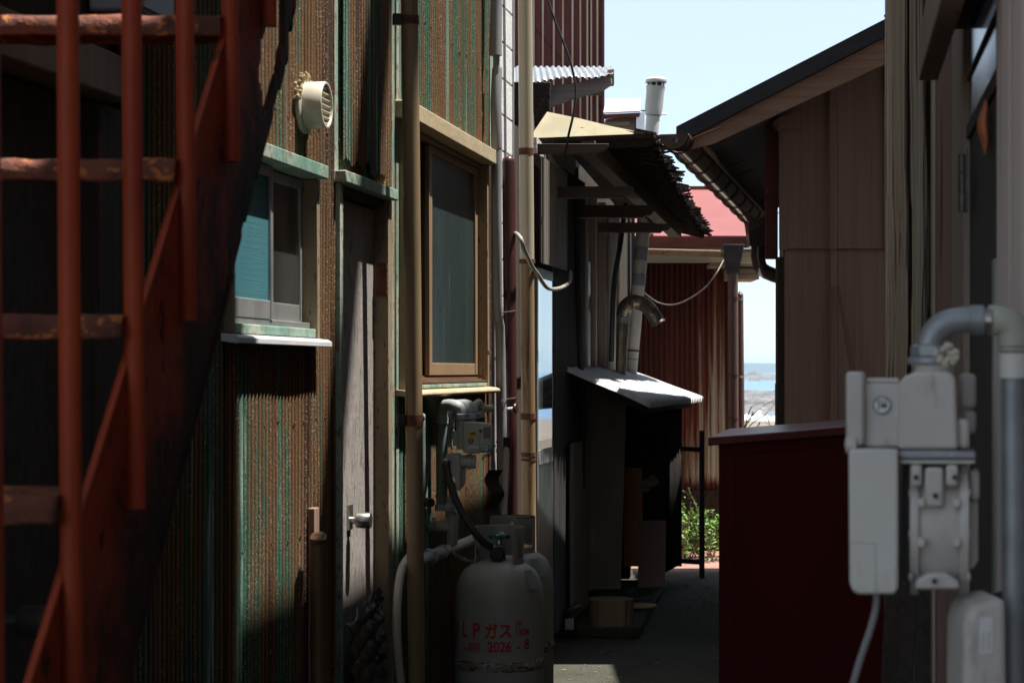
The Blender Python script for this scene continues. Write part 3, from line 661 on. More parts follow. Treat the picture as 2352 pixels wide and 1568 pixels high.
# black vinyl heaped against the door
vy = MB(); vu0, vu1 = L.u(795, .01), L.u(868, .01)
def vf(a, b):
    u = vu0 + (vu1 - vu0) * a; zt = .66 + .075 * a + .03 * mn.noise(V((u * 9, 1, 0)))
    z = zt * b; f = (z - .075 * a) * 2 * math.pi / .066
    w = .006 + .035 * (1 - b) ** .6 + .017 * abs(math.sin(f / 2 + .9 * mn.noise(V((u * 4, z * 3, 0))))) + .004 * mn.noise(V((u * 14, z * 16, 4)))
    return L.pt(u, w, z + .005)
vy.grid(vf, 44, 90)
tag(vy.build('vinyl_sheet', 'vinyl', solid=.002), 'shiny black vinyl sheet heaped in folds against the lower door', 'plastic sheet')
# ------------------------------------------------------------------ gas meter, regulator, pipework and bottles
GD = 7.3
def q(px, py, d=0.): return P(px, py, GD + d)
def slab(mb, pts, d0, d1): return mb.prism([q(x, y, d0) for x, y in pts], (0, d1 - d0, 0))
gm = thing('gas_meter', 'small grey gas meter with yellow and blue stickers below the tall window sill', 'gas meter', q(1095, 1040))
def zq(x, y): return (1660 + x * .4718) * .57422, (1560 + y * .4718) * .57422   # readings taken from an enlarged cut-out
def zp(x, y, d=0.): return q(*zq(x, y), d)
bd = MB()
bd.prism([zp(x, y, -.035) for x, y in ((405, 268), (430, 262), (640, 282), (658, 300), (658, 505), (640, 522), (480, 540), (410, 528), (405, 515))], (0, .085, 0))
bd.build('case', 'meter_grey', gm, bevel=.006, seg=3)
fr = MB(); fr.prism([zp(x, y, -.043) for x, y in ((545, 312), (648, 305), (650, 500), (545, 518))], (0, .01, 0)); fr.build('face', 'meter_grey', gm, bevel=.004)
MB().prism([zp(x, y, -.0445) for x, y in ((580, 312), (638, 308), (638, 405), (582, 405))], (0, .006, 0)).build('window', 'dark_glass', gm, bevel=.001)
MB().lathe([(.0, -.003), (.006, -.002), (.006, .003), (.0, .004)], zp(556, 345, -.043), (0, -1, 0), 18).build('screw_cap', 'ink', gm)
lab = MB().prism([zp(x, y, -.0365) for x, y in ((448, 356), (516, 352), (516, 402), (448, 405))], (0, .003, 0)).build('sticker', 'yellow', gm)
ink = MB(); ink.prism([zp(x, y, -.0372) for x, y in ((468, 359), (513, 357), (513, 373), (468, 375))], (0, .0018, 0))
ink.lathe([(.0023, 0), (.0031, 0)], zp(484, 388, -.0369), (0, -1, 0), 14, cap=False); ink.build('sticker_print', 'ink', lab)
kt = MB(); text_on(kt, 'マイコンS', .0052, lambda x, y: zp(471, 371, -.0376) + V((x, 0, y)), .02); kt.build('sticker_text', 'yellow', lab)
em = MB().lathe([(.0, .0), (.0095, .0), (.0095, .002), (0, .002)], zp(474, 431, -.035), (0, -1, 0), 26, cap=False).build('emblem', 'ink', gm)
kt = MB(); kt.prism([zp(x, y, -.0374) for x, y in ((468, 417), (482, 416), (482, 433), (468, 434))], (0, .0003, 0)); kt.prism([zp(x, y, -.0374) for x, y in ((461, 437), (488, 436), (486, 441), (463, 442))], (0, .0003, 0)); kt.build('emblem_mark', 'meter_grey', em)
bl = MB().prism([zp(x, y, -.0475) for x, y in ((582, 462), (626, 458), (626, 515), (582, 522))], (0, .004, 0)).build('blue_sticker', 'blue_mark', gm)
kt = MB()
for y0, h in ((470, 8), (486, 5), (500, 10)): kt.prism([zp(x, y, -.0482) for x, y in ((588, y0), (618, y0 - 3), (618, y0 - 3 + h), (588, y0 + h))], (0, .0004, 0))
kt.build('sticker_print', 'white_mark', bl)
MB().prism([zp(x, y, -.0365) for x, y in ((445, 475), (530, 470), (536, 482), (530, 496), (445, 500))], (0, .004, 0)).build('nameplate', 'meter_white', gm, bevel=.001)
sb = MB().prism([zp(x, y, -.01) for x, y in ((318, 350), (362, 340), (366, 470), (318, 474))], (0, .05, 0)); sb.tube([zp(366, 405, .01), zp(412, 402, .01)], .017, 14)
sb.build('side_box', 'meter_grey', gm, bevel=.003)
MB().tube([zp(350, 310, 0), zp(322, 322, 0), zp(304, 340, -.01), zp(302, 420, -.01), zp(312, 500, -.01)], .0024, 8, sm=4).build('seal_wire', 'wire', gm)
bk = MB(); bk.tube([zp(395, 215, .0), zp(395, 500, .0)], .019, 18); bk.tube([zp(478, 235, .01), zp(478, 290, .01)], .017, 18)
bk.build('neck', 'meter_grey', gm)
nu = MB(); nu.lathe([(.020, -.011), (.030, -.010), (.030, .008), (.022, .012)], zp(392, 222, .0), (0, 0, 1), 6); nu.lathe([(.020, -.010), (.029, -.009), (.029, .008), (.022, .011)], zp(490, 216, .02), (0, 0, 1), 6)
nu.lathe([(.026, -.003), (.026, .003)], zp(445, 240, .0), (0, 0, 1), 24); nu.each('union_nut', 'galv', gm, bevel=.001)

pw = thing('gas_pipework', 'grey gas pipes bending over in two arches above the small gas meter', 'gas pipe', L.pt(L.u(1020, .1), .1, 0))
def pp(pts, r, mat, name='pipe', sm=5, seg=18): return MB().tube([zp(*p) for p in pts], r, seg, sm=sm).build(name, mat, pw)
pp([(228, 1010, .06), (228, 600, .06), (228, 240, .06)], .0215, 'pipe_green', sm=0)
pp([(226, 250, .06), (225, 190, .06), (234, 148, .05), (262, 130, .04), (310, 128, .02), (352, 140, .0), (382, 165, 0), (392, 215, 0)], .0225, 'pipe_grey')
pp([(278, 480, .10), (282, 240, .10), (285, 180, .10), (320, 140, .09), (380, 130, .07), (440, 132, .05), (478, 155, .03), (490, 205, .02)], .0225, 'pipe_grey')
pp([(500, 190, .09), (515, 135, .09), (540, 105, .10), (560, 130, .11), (600, 155, .12), (650, 152, .14)], .014, 'cream_pipe')
pp([(552, 170, .10), (556, 230, .10)], .016, 'cream_pipe', sm=0)
fl = MB()
for a, b, c, r in (((198, 250, .06), (260, 250, .06), 0, .0), ):
    fl.tube([zp(228, 228, .06), zp(228, 282, .06)], .0245, 18); fl.tube([zp(228, 965, .06), zp(228, 1020, .06)], .026, 18)
fl.each('socket', 'pipe_grey', pw)
pp([(300, 900, .02), (302, 1050, .02)], .0165, 'galv', 'valve_body', 0)
MB().lathe([(.012, -.006), (.019, -.004), (.019, .010), (.012, .014)], zp(297, 995, -.005), (0, -1, 0), 20).build('gauge', 'galv', pw)
MB().lathe([(.018, -.012), (.021, -.010), (.021, .010), (.018, .012)], zp(304, 1048, .02), (0, 0, 1), 6).build('union_nut', 'galv', pw)
pp([(320, 1060, .02), (318, 1140, .02), (316, 1240, .02), (314, 1300, .03)], .021, 'pipe_grey', sm=0)
pp([(316, 1165, .02), (250, 1160, .02), (190, 1160, .02), (152, 1155, .025), (140, 1180, .05)], .0195, 'pipe_grey')
MB().bar(zp(162, 1150, .0), zp(160, 1078, .0), .012, .012).build('lever', 'pipe_grey', pw, bevel=.002)
MB().tube([zp(352, 995, .01), zp(372, 995, .01)], .012, 14).build('tag_knob', 'white_mark', pw)
# level pipe along the wall
lp = thing('level_gas_pipe', 'pale level gas pipe with couplings running along the wall behind the bottles', 'gas pipe', wp(985, 1285, .09))
a, b = wp(960, 1290, .09), wp(1100, 1232, .09)
MB().tube([a, a + (b - a) * .3], .0225, 16).build('coupling', 'pipe_grey', lp)
MB().tube([a, b], .0185, 16).build('pipe', 'white_pvc', lp)
MB().lathe([(.02, -.02), (.032, -.018), (.032, .018), (.02, .02)], a + (b - a) * .17, b - a, 6).build('coupling', 'galv', lp, bevel=.002)
MB().lathe([(.018, -.016), (.026, -.014), (.026, .014), (.018, .016)], a + (b - a) * .36, b - a, 20).build('coupling', 'pipe_grey', lp)
# black stop cock by the drain pipe
sc = thing('stop_cock', 'grey standing pipe with a black round stop cock beside the drain pipe', 'valve', wp(968, 1250, .06))
MB().tube([wp(968, 1290, .06), wp(968, 985, .06), wp(968, 962, .06), wp(963, 953, .06)], .014, 14, sm=4).build('pipe', 'pipe_green', sc)
MB().tube([wp(972, 1152, .06), wp(990, 1154, .10)], .016, 16).build('knob', 'black', sc, bevel=.002)
# regulator
rg = thing('gas_regulator', 'cream gas regulator on a wall bracket between the small meter and the bottles', 'regulator', zp(330, 900))
rb = MB(); rb.prism([zp(x, y, .0) for x, y in ((236, 592), (280, 538), (376, 534), (388, 560), (386, 820), (378, 846), (352, 846), (340, 760), (300, 700), (268, 640))], (0, .05, 0))
rb.build('body', 'meter_white', rg, bevel=.006, seg=3)
MB().prism([zp(x, y, -.006) for x, y in ((372, 532), (390, 540), (394, 842), (374, 850))], (0, .07, 0)).build('flange', 'meter_grey', rg, bevel=.003)
MB().prism([zp(x, y, .02) for x, y in ((392, 650), (430, 640), (428, 790), (394, 838))], (0, .03, 0)).build('foot', 'meter_grey', rg, bevel=.003)
cy = MB(); cy.tube([zp(388, 605, .02), zp(440, 605, .02)], .024, 24); cy.tube([zp(440, 605, .02), zp(478, 605, .02)], .0285, 24); cy.tube([zp(478, 605, .02), zp(518, 605, .02)], .025, 24); cy.build('cap', 'meter_white', rg, bevel=.002)
MB().tube([zp(270, 590, -.012), zp(262, 620, -.016)], .0165, 16).build('outlet', 'meter_grey', rg)
MB().prism([zp(x, y, .03) for x, y in ((285, 780), (352, 780), (360, 905), (282, 905))], (0, .02, 0)).build('bracket', 'meter_grey', rg, bevel=.003)
hs = MB().tube([zp(266, 605, -.02), zp(268, 650, -.03), zp(300, 790, -.06), zp(350, 930, -.09), zp(430, 1090, -.11), zp(530, 1230, -.12), zp(610, 1310, -.11), zp(672, 1340, -.10)], .0135, 14, sm=8)
hz = thing('gas_hose', 'black rubber gas hose sagging from regulator to bottle valve', 'hose', zp(672, 1340, -.1))
hs.build('hose', 'rubber', hz)
MB().tube([zp(660, 1336, -.10), zp(690, 1338, -.10)], .016, 14).build('end_fitting', 'galv', hz)

def bottle(name, label, cx, D, front):
    X = (cx - CX) / F * D; c = V((X, D, 0)); t = thing(name, label, 'gas bottle', c, 'gas bottles by the wall')
    r, zs = .16, .405
    prof = [(.0, zs - .35), (.08, zs - .345), (.13, zs - .315), (.155, zs - .27), (r, zs - .225), (r, zs - .012), (r + .0025, zs - .010), (r + .0025, zs + .010), (r, zs + .012), (r, zs + .222), (.1565, zs + .262), (.146, zs + .298), (.128, zs + .327), (.10, zs + .347), (.06, zs + .358), (.0, zs + .361)]
    MB().lathe(prof, c, seg=72).build('body', 'tank', t, weld=True)
    MB().lathe([(r + .001, zs - .022), (r + .0034, zs - .010), (r + .0034, zs + .009), (r + .001, zs + .014)], c, seg=72, cap=False).build('weld_seam', 'tank_chip', t)
    MB().lathe([(.118, .0), (.122, .0), (.122, .12), (.118, .12)], c, seg=48, cap=False).build('foot_ring', 'tank', t)
    # collar: a bent plate with a window cut out and open towards the valve side
    rc, z0, z1 = .0875, zs + .335, .888
    def keep(a, b):
        ang = (a * 2 * math.pi) % (2 * math.pi)
        f = ((ang - front + math.pi) % (2 * math.pi)) - math.pi
        if abs(f) < .95: return False
        g = abs(f) - 1.55
        if abs(g) < .34 and .28 < b < .72: return False
        if abs(abs(f) - 3.14) < .35 and b < .22: return False
        return True
    MB().grid(lambda a, b: c + V((math.cos(a * 2 * math.pi) * rc, math.sin(a * 2 * math.pi) * rc, z0 + (z1 - z0) * b)), 96, 16, keep).build('collar', 'tank', t, solid=.004, bevel=.001)
    vz = .77
    vb = MB(); vb.lathe([(.024, -.01), (.024, .02), (.018, .024), (.018, .05), (.012, .055), (.009, .075)], c + V((0, 0, vz)), seg=20); vb.build('valve', 'steel', t)
    kn = MB(); n = 8
    kp = []
    for k in range(64):
        a = 2 * math.pi * k / 64; kp.append((math.cos(a) * (.034 + .0035 * math.cos(a * n)), math.sin(a) * (.034 + .0035 * math.cos(a * n))))
    kn.prism([c + V((x, y, vz + .074)) for x, y in kp], (0, 0, .014)); kn.lathe([(.028, 0), (.016, .010), (.0, .011)], c + V((0, 0, vz + .088)), seg=20)
    kn.build('handle', 'green_knob', t, bevel=.002)
    return t, c, r
b1, c1, r1 = bottle('gas_bottle', 'front grey gas bottle with red lettering, chipped weld seam and green valve handle', 1147, 7.2, R(-112))
b2, c2, r2 = bottle('gas_bottle', 'second grey gas bottle half hidden behind the lettered bottle, rusty collar', 1176, 7.66, R(-140))
# black ring nut on the front bottle
rn = MB(); pts = []
for k in range(48): pts.append((.024 + (.004 if k % 4 < 2 else 0.)) )
axn = V((-.35, -1, 0)).normalized(); rn.lathe([(.012, -.01), (.0245, -.008), (.0245, .016), (.012, .018)], c1 + V((-.006, -.035, .79)), axn, 24)
for k in range(12):
    a = 2 * math.pi * k / 12; x = V((axn.y, -axn.x, 0)); p0 = c1 + V((-.006, -.035, .79)) + (x * math.cos(a) + V((0, 0, 1)) * math.sin(a)) * .0245
    rn.bar(p0 - axn * .008, p0 + axn * .014, .006, .006)
rn.build('ring_nut', 'black', b1)
rim = MB().lathe([(.0865, -.003), (.0895, -.003), (.0895, .003), (.0865, .003), (.0865, -.003)], c2 + V((0, 0, .888)), seg=48, a0=R(-80), a1=R(180), cap=False).build('collar_edge', 'rustband', b2)
# stickers on the shoulder
def on_shoulder(c, r, ang, zc, wa, h, name, mat, par):
    prof = lambda z: {0: .146, 1: .128}[0]
    def fn(a, b):
        t = b; z0, ra0, z1, ra1 = .405 + .262, .1565, .405 + .327, .128
        A = ang + wa * (a - .5)
        z = z0 + (z1 - z0) * t + .006; ra = ra0 + (ra1 - ra0) * t + .0075
        return c + V((math.cos(A) * ra, math.sin(A) * ra, z))
    MB().grid(fn, 10, 4).build(name, mat, par)
on_shoulder(c1, r1, R(-40), .7, .30, .05, 'sticker', 'galv', b1)
on_shoulder(c2, r2, R(-52), .7, .30, .05, 'sticker', 'galv', b2)
# lettering: stencilled in red round the front bottle
def on_bottle(a0, z0):
    rr = r1 + .0016
    return lambda x, y: c1 + V((math.cos(a0 + x / rr) * rr, math.sin(a0 + x / rr) * rr, z0 + y))
def ang_at(px):                                   # angle round the bottle seen at px
    s = ((px - 1147) / F * 7.2) / r1; return -math.pi / 2 + math.asin(max(-1, min(1, s)))
tx = MB()
for s, px, py, h, sx in (('可', 1036, 1463, .056, .55), ('燃', 1049, 1462, .056, .62), ('L', 1064, 1463, .074, .80), ('P', 1087, 1463, .074, .86), ('ガ', 1113, 1462, .060, .86), ('ス', 1144, 1461, .060, .90),
                         ('FP', 1184, 1440, .033, .74), ('1.80M', 1182, 1459, .036, .66)):
    D = 7.2 - .14; z = CH + (HY - py) / F * D
    text_on(tx, s, h, on_bottle(ang_at(px), z), .007, sx, bold=.0016 if h > .05 else .0006)
for s, px, py, h, sx in (('充て', 1043, 1495, .036, .70), ('ん期限', 1066, 1495, .037, .72), ('2026', 1121, 1494, .050, .86), ('-', 1187, 1492, .045, .9), ('8', 1203, 1490, .052, .86)):
    D = 7.2 - .14; z = CH + (HY - py) / F * D
    text_on(tx, s, h, on_bottle(ang_at(px), z), .007, sx, bold=.0012 if h > .044 else .0003)
tx.build('lettering', 'red_text', b1, smooth=False)
# chain slung from the pipe round the bottle
ch = MB()
def link(c, d, roll, l=.018, w=.009, r=.0023):
    d = d.normalized(); x = d.orthogonal().normalized(); x = Matrix.Rotation(roll, 3, d) @ x; pts = []
    for k in range(13):
        a = 2 * math.pi * k / 12; pts.append(c + d * math.cos(a) * l * (.5 + .12) + x * math.sin(a) * w * .62)
    ch.tube(pts, r, 6, caps=False)
path = spline([zp(290, 1325, .02), zp(330, 1385, -.02), (zp(400, 1425, -.05)), zp(480, 1445, -.06), zp(530, 1425, -.08), zp(555, 1370, -.08), zp(520, 1290, -.03), zp(490, 1215, .02)], 8)
acc = 0.; k = 0; step = .0165
for a, b in zip(path[:-1], path[1:]):
    l = (b - a).length
    while acc < l:
        link(a + (b - a) * (acc / l), b - a, (k % 2) * math.pi / 2); acc += step; k += 1
    acc -= l
tag(ch.build('chain', 'chain'), 'zinc chain looped from the level gas pipe round the front gas bottle', 'chain')

# ------------------------------------------------------------------ red iron stairs
st = thing('iron_staircase', 'red rusty iron staircase with upright bars and flaking treads climbing along the house front', 'staircase', V((-.75, 2.2, 0)))
SD = V((.12, 1, 0))
def sx(D): return -.459 + .12 * (D - 3.2)
def ztop(D): return 1.084 + (D - 2.337) * 1.044
D0, D1 = .75, 4.6
def web_keep(a, b):
    D = D0 + (D1 - D0) * a; n = mn.noise(V((D * 9, b * 3.5, 1.7))); n2 = mn.noise(V((D * 26, b * 9, 6.1)))
    if 3.425 < D + .02 * n2 < 3.66 and .44 + .10 * n + .05 * n2 < b < .84 - max(0, (3.47 - D)) * 1.2 + .03 * n2 - (D > 3.6) * .22: return False
    if b > .96 + .03 * n2 + .02 * n and D > 3.1: return False
    if 3.64 < D < 3.78 and b > .86 + .07 * n + .05 * n2: return False
    if n2 > .62 and b > .35: return False
    return True
wb = MB().grid(lambda a, b: V((sx(D0 + (D1 - D0) * a) - .006, D0 + (D1 - D0) * a, ztop(D0 + (D1 - D0) * a) - .435 * b + .002 * mn.noise(V((a * 40, b * 9, 0))))), 300, 34, web_keep)
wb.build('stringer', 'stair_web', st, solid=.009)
fl = MB(); nn = V((1, -.12, 0)).normalized()
def flange(off, w, t, wl=0., sgn=1):
    def fn(a, b):
        D = D0 + (D1 - D0) * a; return V((sx(D), D, ztop(D) - off)) + nn * (sgn * w * b)
    return fn
MB().grid(flange(.0, .010, 0, sgn=-1), 60, 2).build('top_flange', 'stair_red', st, solid=.008)
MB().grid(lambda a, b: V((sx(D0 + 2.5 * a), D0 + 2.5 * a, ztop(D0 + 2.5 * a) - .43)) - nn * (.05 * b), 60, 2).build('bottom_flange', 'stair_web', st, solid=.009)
# far stringer against the wall
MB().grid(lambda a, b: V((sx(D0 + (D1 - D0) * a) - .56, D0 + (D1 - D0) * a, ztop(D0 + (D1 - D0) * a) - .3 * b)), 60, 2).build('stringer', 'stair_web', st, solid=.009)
steps = [(3.45, 2.255), (3.2, 2.014), (2.95, 1.759), (2.7, 1.523), (2.45, 1.295), (2.2, 1.06), (1.95, .83), (1.7, .6), (1.45, .37), (1.2, .14)]
for D, z in steps:
    t = MB(); xl, xr = sx(D) - .555, sx(D) - .004
    def lip(a, b):
        X = xl + (xr - xl) * a; j = .0035 * mn.noise(V((X * 22, b * 5, D * 7))); s = b * (.045 + .225 + .008)
        if s < .014: y, zz = 0, -.031 + s
        elif s < .055: q_ = (s - .014) / .041 * math.pi / 2; y, zz = .017 * (1 - math.cos(q_)), -.017 + .017 * math.sin(q_)
        elif s < .27: y, zz = s - .038, 0
        else: y, zz = .232, -(s - .27)
        return V((X, D + y - .035, z + zz + j))
    t.grid(lip, 60, 60); t.build('tread', 'tread', st, solid=.006)
def bal(px, pz, D):
    X = sx(D) + .008; r = .0138
    zb = ztop(D) - pz
    MB().tube([V((X, D, zb)), V((X - .012, D, 2.95 if D > 2.3 else 2.2))], r, 16).build('baluster', 'stair_red', st)
for D in (3.7, 3.45, 3.2, 2.95, 2.7, 2.45, 2.2, 1.95): bal(0, .20, D)
MB().tube([V((sx(1.9) + .01, 1.9, 2.02)), V((sx(3.8) + .01, 3.8, 3.05 + .6))], .02, 14).build('handrail', 'stair_red', st)
# ------------------------------------------------------------------ white sided house beyond
ww = thing('white_sided_house', 'narrow strip of white stucco siding beyond the grey lagged pipe', 'house', L.pt(9.1, -1.2, 0))
wu0, wu1 = hu1 + .10, L.u(1177, .0)
wl = MB(); z = 0.
while z < 5.6:
    wl.wbox(L, wu0, wu1, -.02, .0, z + .004, z + .158); z += .162
wl.build('siding', 'stucco', ww, bevel=.003)
MB().wbox(L, wu0, wu1, -3.2, -.021, 0, 5.7).build('inner_wall', 'dark_wood', ww)
MB().wbox(L, wu1 - .003, wu1 + .012, -.6, .006, 0, 5.7).build('corner_trim', 'grey_pvc', ww)
MB().wbox(L, hu1 + .003, wu0 - .003, -3., -.12, 0, 5.2).build('gap_board', 'dark_wood', ww)
MB().wbox(L, hu1 + .02, hu1 + .05, -.02, .012, 0.05, 4.2).build('edge_trim', 'grey_pvc', ww)

# ------------------------------------------------------------------ low shed with the glazed door, awnings
sh = thing('lean_to_shed', 'low dark shed front of ribbed cladding with a narrow sky-reflecting glass door', 'shed', L.pt(11, -.6, 0))
su0, su1 = L.u(1180), L.u(1288); se = 13.9
MB().wbox(L, su0 + .02, se, -1.9, -.34, 0, 2.75).build('inner_wall', 'dark_wood', sh)
MB().wbox(L, su0 + .02, L.u(1231), -.33, -.02, 0, 2.6).build('end_board', 'dark_wood', sh)
pr = MB(); zt0, zt1 = L.z(1230, 330), L.z(1288, 412); zb0 = L.z(1232, 604)
def prf(a, b):
    u = L.u(1227) + (su1 - L.u(1227)) * a
    zt = 2.50; o = .006 * max(-1, min(1, 2.2 * math.cos(2 * math.pi * u / .062)))
    return L.pt(u, .03 + o, zb0 + (zt - zb0) * b)
pr.grid(prf, 190, 2).build('ribbed_panel', 'panel_rib', sh)
tb = MB(); tb.bar(P(1222, 334, 9.75), P(1292, 424, 10.62), .05, .085); tb.build('trim_board', 'grey_wood', sh, bevel=.003)
# glazed door
du0, du1, dz1 = L.u(1232), L.u(1269), L.z(1234, 614)
dr = MB().wbox(L, du0 + .031, du1 - .012, -.03, .002, 1.10, dz1 - .05).build('glass_door', 'door_mirror', sh)
fr = MB()
fr.wbox(L, du0, du0 + .03, -.05, .006, .05, dz1); fr.wbox(L, du1 - .011, du1, -.05, .004, .05, dz1)
fr.wbox(L, du0 + .049, du1 - .012, -.05, .005, dz1 - .05, dz1); fr.build('door_frame', 'alu', dr, bevel=.003)
mz0, mz1 = L.z(1250, 1060), L.z(1250, 1030)
MB().wbox(L, du0 + .05, du1 - .012, -.04, .006, mz0 - .01, mz1).build('mid_rail', 'alu', dr, bevel=.003)
MB().wbox(L, du0 + .05, du1 - .012, -.03, .001, .08, mz0 - .011).build('lower_panel', 'frost', dr)
MB().wbox(L, du0 + .031, du1 - .012, -.03, .0015, mz1 + .001, 1.099).build('lower_glass', 'mirror', dr)
# dark ribbed cladding past the door
cl = MB(); c0, c1x = du1 + .01, L.u(1341)
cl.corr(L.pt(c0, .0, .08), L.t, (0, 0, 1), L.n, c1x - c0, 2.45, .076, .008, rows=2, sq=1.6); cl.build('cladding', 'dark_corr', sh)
lo = MB(); lo.corr(L.pt(L.u(1296), .03, L.z(1320, 1405)), L.t, (0, 0, 1), L.n, L.u(1338) - L.u(1296), .95, .032, .006, rows=2); lo.build('lower_cladding', 'panel_rib', sh)
MB().wbox(L, c1x + .02, se, -.3, -.05, 1.30, 2.7).build('rear_wall', 'dark_wood', sh)
ps = MB()
for px in (1352, 1372, 1392, 1424): ps.wbox(L, L.u(px), L.u(px) + .07, -.05, -.01, 1.3, 2.5)
ps.each('post', 'post_wood', sh)
for px0, px1, z0, z1 in ((1356, 1371, 1.45, 2.1), (1398, 1416, 1.42, 1.95)): MB().wbox(L, L.u(px0) + .02, L.u(px1), -.05, -.03, z0, z1).build('window', 'dark_glass', sh)
MB().wbox(L, se, se + .05, -3, -.03, 0, 2.6).build('end_wall', 'dark_corr', sh)
bp = MB().tube([P(1322, 385, 10.95), P(1326, 560, 11.0), P(1330, 760, 11.05), P(1337, 905, 11.15), P(1337, 1120, 11.2)], .0165, 12)
tag(bp.build('black_pipe', 'black'), 'thin black pipe hanging from under the big awning beside the shed', 'pipe')
wpz = MB().tube([L.hit(1407, 500, .03), L.hit(1403, 850, .03)], .03, 14)
tag(wpz.build('short_pipe', 'white_pvc'), 'dull white upright pipe on the shed wall under the big awning', 'pipe')
bc = MB().tube([L.hit(1436, 470, .1), L.hit(1425, 560, .12), L.hit(1410, 660, .12), L.hit(1404, 830, .10)], .016, 10, sm=6)
tag(bc.build('blue_cable', 'ink'), 'thick dark blue cable drooping below the awning brackets', 'cable')

# big ragged awning
aw = thing('ragged_awning', 'big sagging awning with black ribbed underside and ragged eave over the shed', 'awning', L.pt(11.5, .3, 2.3))
def eave(D):                                      # eave line from the near corner to the far one
    t = (D - 10.) / 3.5; return V((.708 + .617 * t, D, 2.632 - .25 * t - .03 * math.sin(math.pi * t)))
def wallline(D):
    p = L.pt((D - .28) / .9845, -.02, 0); t = (D - 10.) / 3.5; return V((p.x, p.y, 2.73 - .22 * t))
random.seed(3)
def shf(a, b):
    Ds = 9.985 + .17 * (1 - b); D = Ds + (13.53 - Ds) * a; A, B = wallline(D), eave(D); p = A + (B - A) * b
    p.z += .008 * math.cos(2 * math.pi * D / .076); return p
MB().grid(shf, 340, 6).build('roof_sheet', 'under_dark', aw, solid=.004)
rg = MB(); D = 10.0
while D < 13.5:                                    # splintered bark and shingle ends along the eave
    e = eave(D); l = random.uniform(.01, .05) * (1.5 if 10.8 < D < 11.5 else 1); w_ = random.uniform(.02, .07)
    o = V((l, random.uniform(-.02, .02), random.uniform(-.03, .03)))
    h = random.uniform(.01, .05); rg.hexa([e + V((-.09, 0, -.01)), e + V((-.09, w_, -.01)), e + o + V((0, w_ * .7, 0)), e + o + V((0, w_ * .3, 0)),
             e + V((-.09, 0, h)), e + V((-.09, w_, h)), e + o + V((0, w_ * .7, .008)), e + o + V((0, w_ * .3, .008))])
    D += w_ * .6
rg.build('ragged_edge', 'rotten', aw)
nb = MB(); D = 10.05
while D < 13.45:
    A, B = wallline(D), eave(D); a_, b_ = A + (B - A) * .35 - V((0, 0, .03)), A + (B - A) * .97 - V((0, 0, .035)); nb.bar(a_, b_, .02, .03); D += .125
nb.each('batten', 'rotten', aw)
def chk(a, b): return None
ck = MB(); ck.prism([P(1258, 247, 9.97), P(1330, 264, 9.97), P(1400, 284, 9.97), P(1500, 308, 9.97), P(1497, 313, 9.97), P(1226, 322, 9.97), P(1226, 300, 9.97)], (0, .012, 0))
# the cheek leans back so that the high sun catches it
for v in ck.v: v.y += max(0, (v.z - 2.60)) * 1.0
ck.build('cheek_panel', 'cream_sheet', aw)
ed = MB(); ed.bar(P(1226, 323, 9.95), P(1500, 312, 9.95), .03, .022); ed.build('edge_strip', 'rotten', aw)
fp = MB(); fp.prism([P(1240, 324, 9.99), P(1500, 313, 9.99), P(1502, 335, 9.99), P(1240, 348, 9.99)], (0, .02, 0)); fp.build('end_board', 'rotten', aw)
pl = MB().bar(P(1350, 335, 9.98), P(1552, 530, 12.75), .075, .09); pl.build('purlin', 'purlin_wood', aw, bevel=.004)
for D, px0, px1, py0, py1 in ((9.75, 1275, 1398, 330, 352), (10.25, 1282, 1456, 428, 454), (11.18, 1296, 1502, 471, 500), (12.19, 1390, 1541, 511, 534)):
    k = MB(); X0 = L.pt((D - .28) / .9845, -.05, 0).x; m0, m1 = (py0 + py1) / 2, 0; a_, b_ = P(px0, py0, D), P(px1, py1, D)
    x1, z1, z0 = b_.x, P(0, py0, D).z, P(0, py1, D).z; h = z1 - z0
    k.prism([V((X0, D, z0)), V((x1 - .06, D, z0)), V((x1 - .045, D, z0 + .012)), V((x1 - .02, D, z0 + .014)), V((x1 - .004, D, z0 + .03)), V((x1, D, z0 + h * .6)), V((x1, D, z1)), V((X0, D, z1))], (0, .07, 0))
    k.build('bracket', 'brown_wood_y', aw, bevel=.003)

# small wavy canopy up on the red clad wall
cn = thing('wavy_canopy', 'small wavy metal canopy on a grey split fascia board below the red clad wall', 'canopy', P(1290, 250, 11.2))
def cnf(a, b):
    px = 1150 + (1408 - 1150) * a; y0 = 188 + 6 * math.sin(a * 9) - max(0, a - .45) * 40; p0 = P(px, y0, 11.15); p1 = P(px - 3, 154, 12.3); p1.z = max(p1.z, p0.z + .06)
    p = p0 + (p1 - p0) * b; p.z += .006 * math.cos(2 * math.pi * p.x / .036); return p
MB().grid(cnf, 300, 4).build('roof_sheet', 'galv', cn, solid=.003)
MB().prism([P(x, y, 11.22) for x, y in ((1262, 196), (1330, 190), (1402, 168), (1406, 194), (1385, 208), (1320, 226), (1266, 246), (1262, 222))], (0, .045, 0)).build('fascia_board', 'grey_wood', cn, bevel=.004)
MB().prism([P(x, y, 11.26) for x, y in ((1396, 160), (1411, 158), (1411, 194), (1396, 194))], (0, .08, 0)).build('batten_end', 'old_plank', cn, bevel=.003)
MB().prism([P(x, y, 11.3) for x, y in ((1345, 217), (1388, 205), (1388, 215), (1350, 216))], (0, .08, 0)).build('batten_end', 'old_plank', cn)
rt = MB(); rt.prism([P(x, y, 11.05) for x, y in ((1176, 188), (1266, 188), (1262, 285), (1228, 284), (1226, 250), (1180, 288))], (0, .16, 0)); rt.build('rotten_beam', 'rotten', cn, bevel=.006)

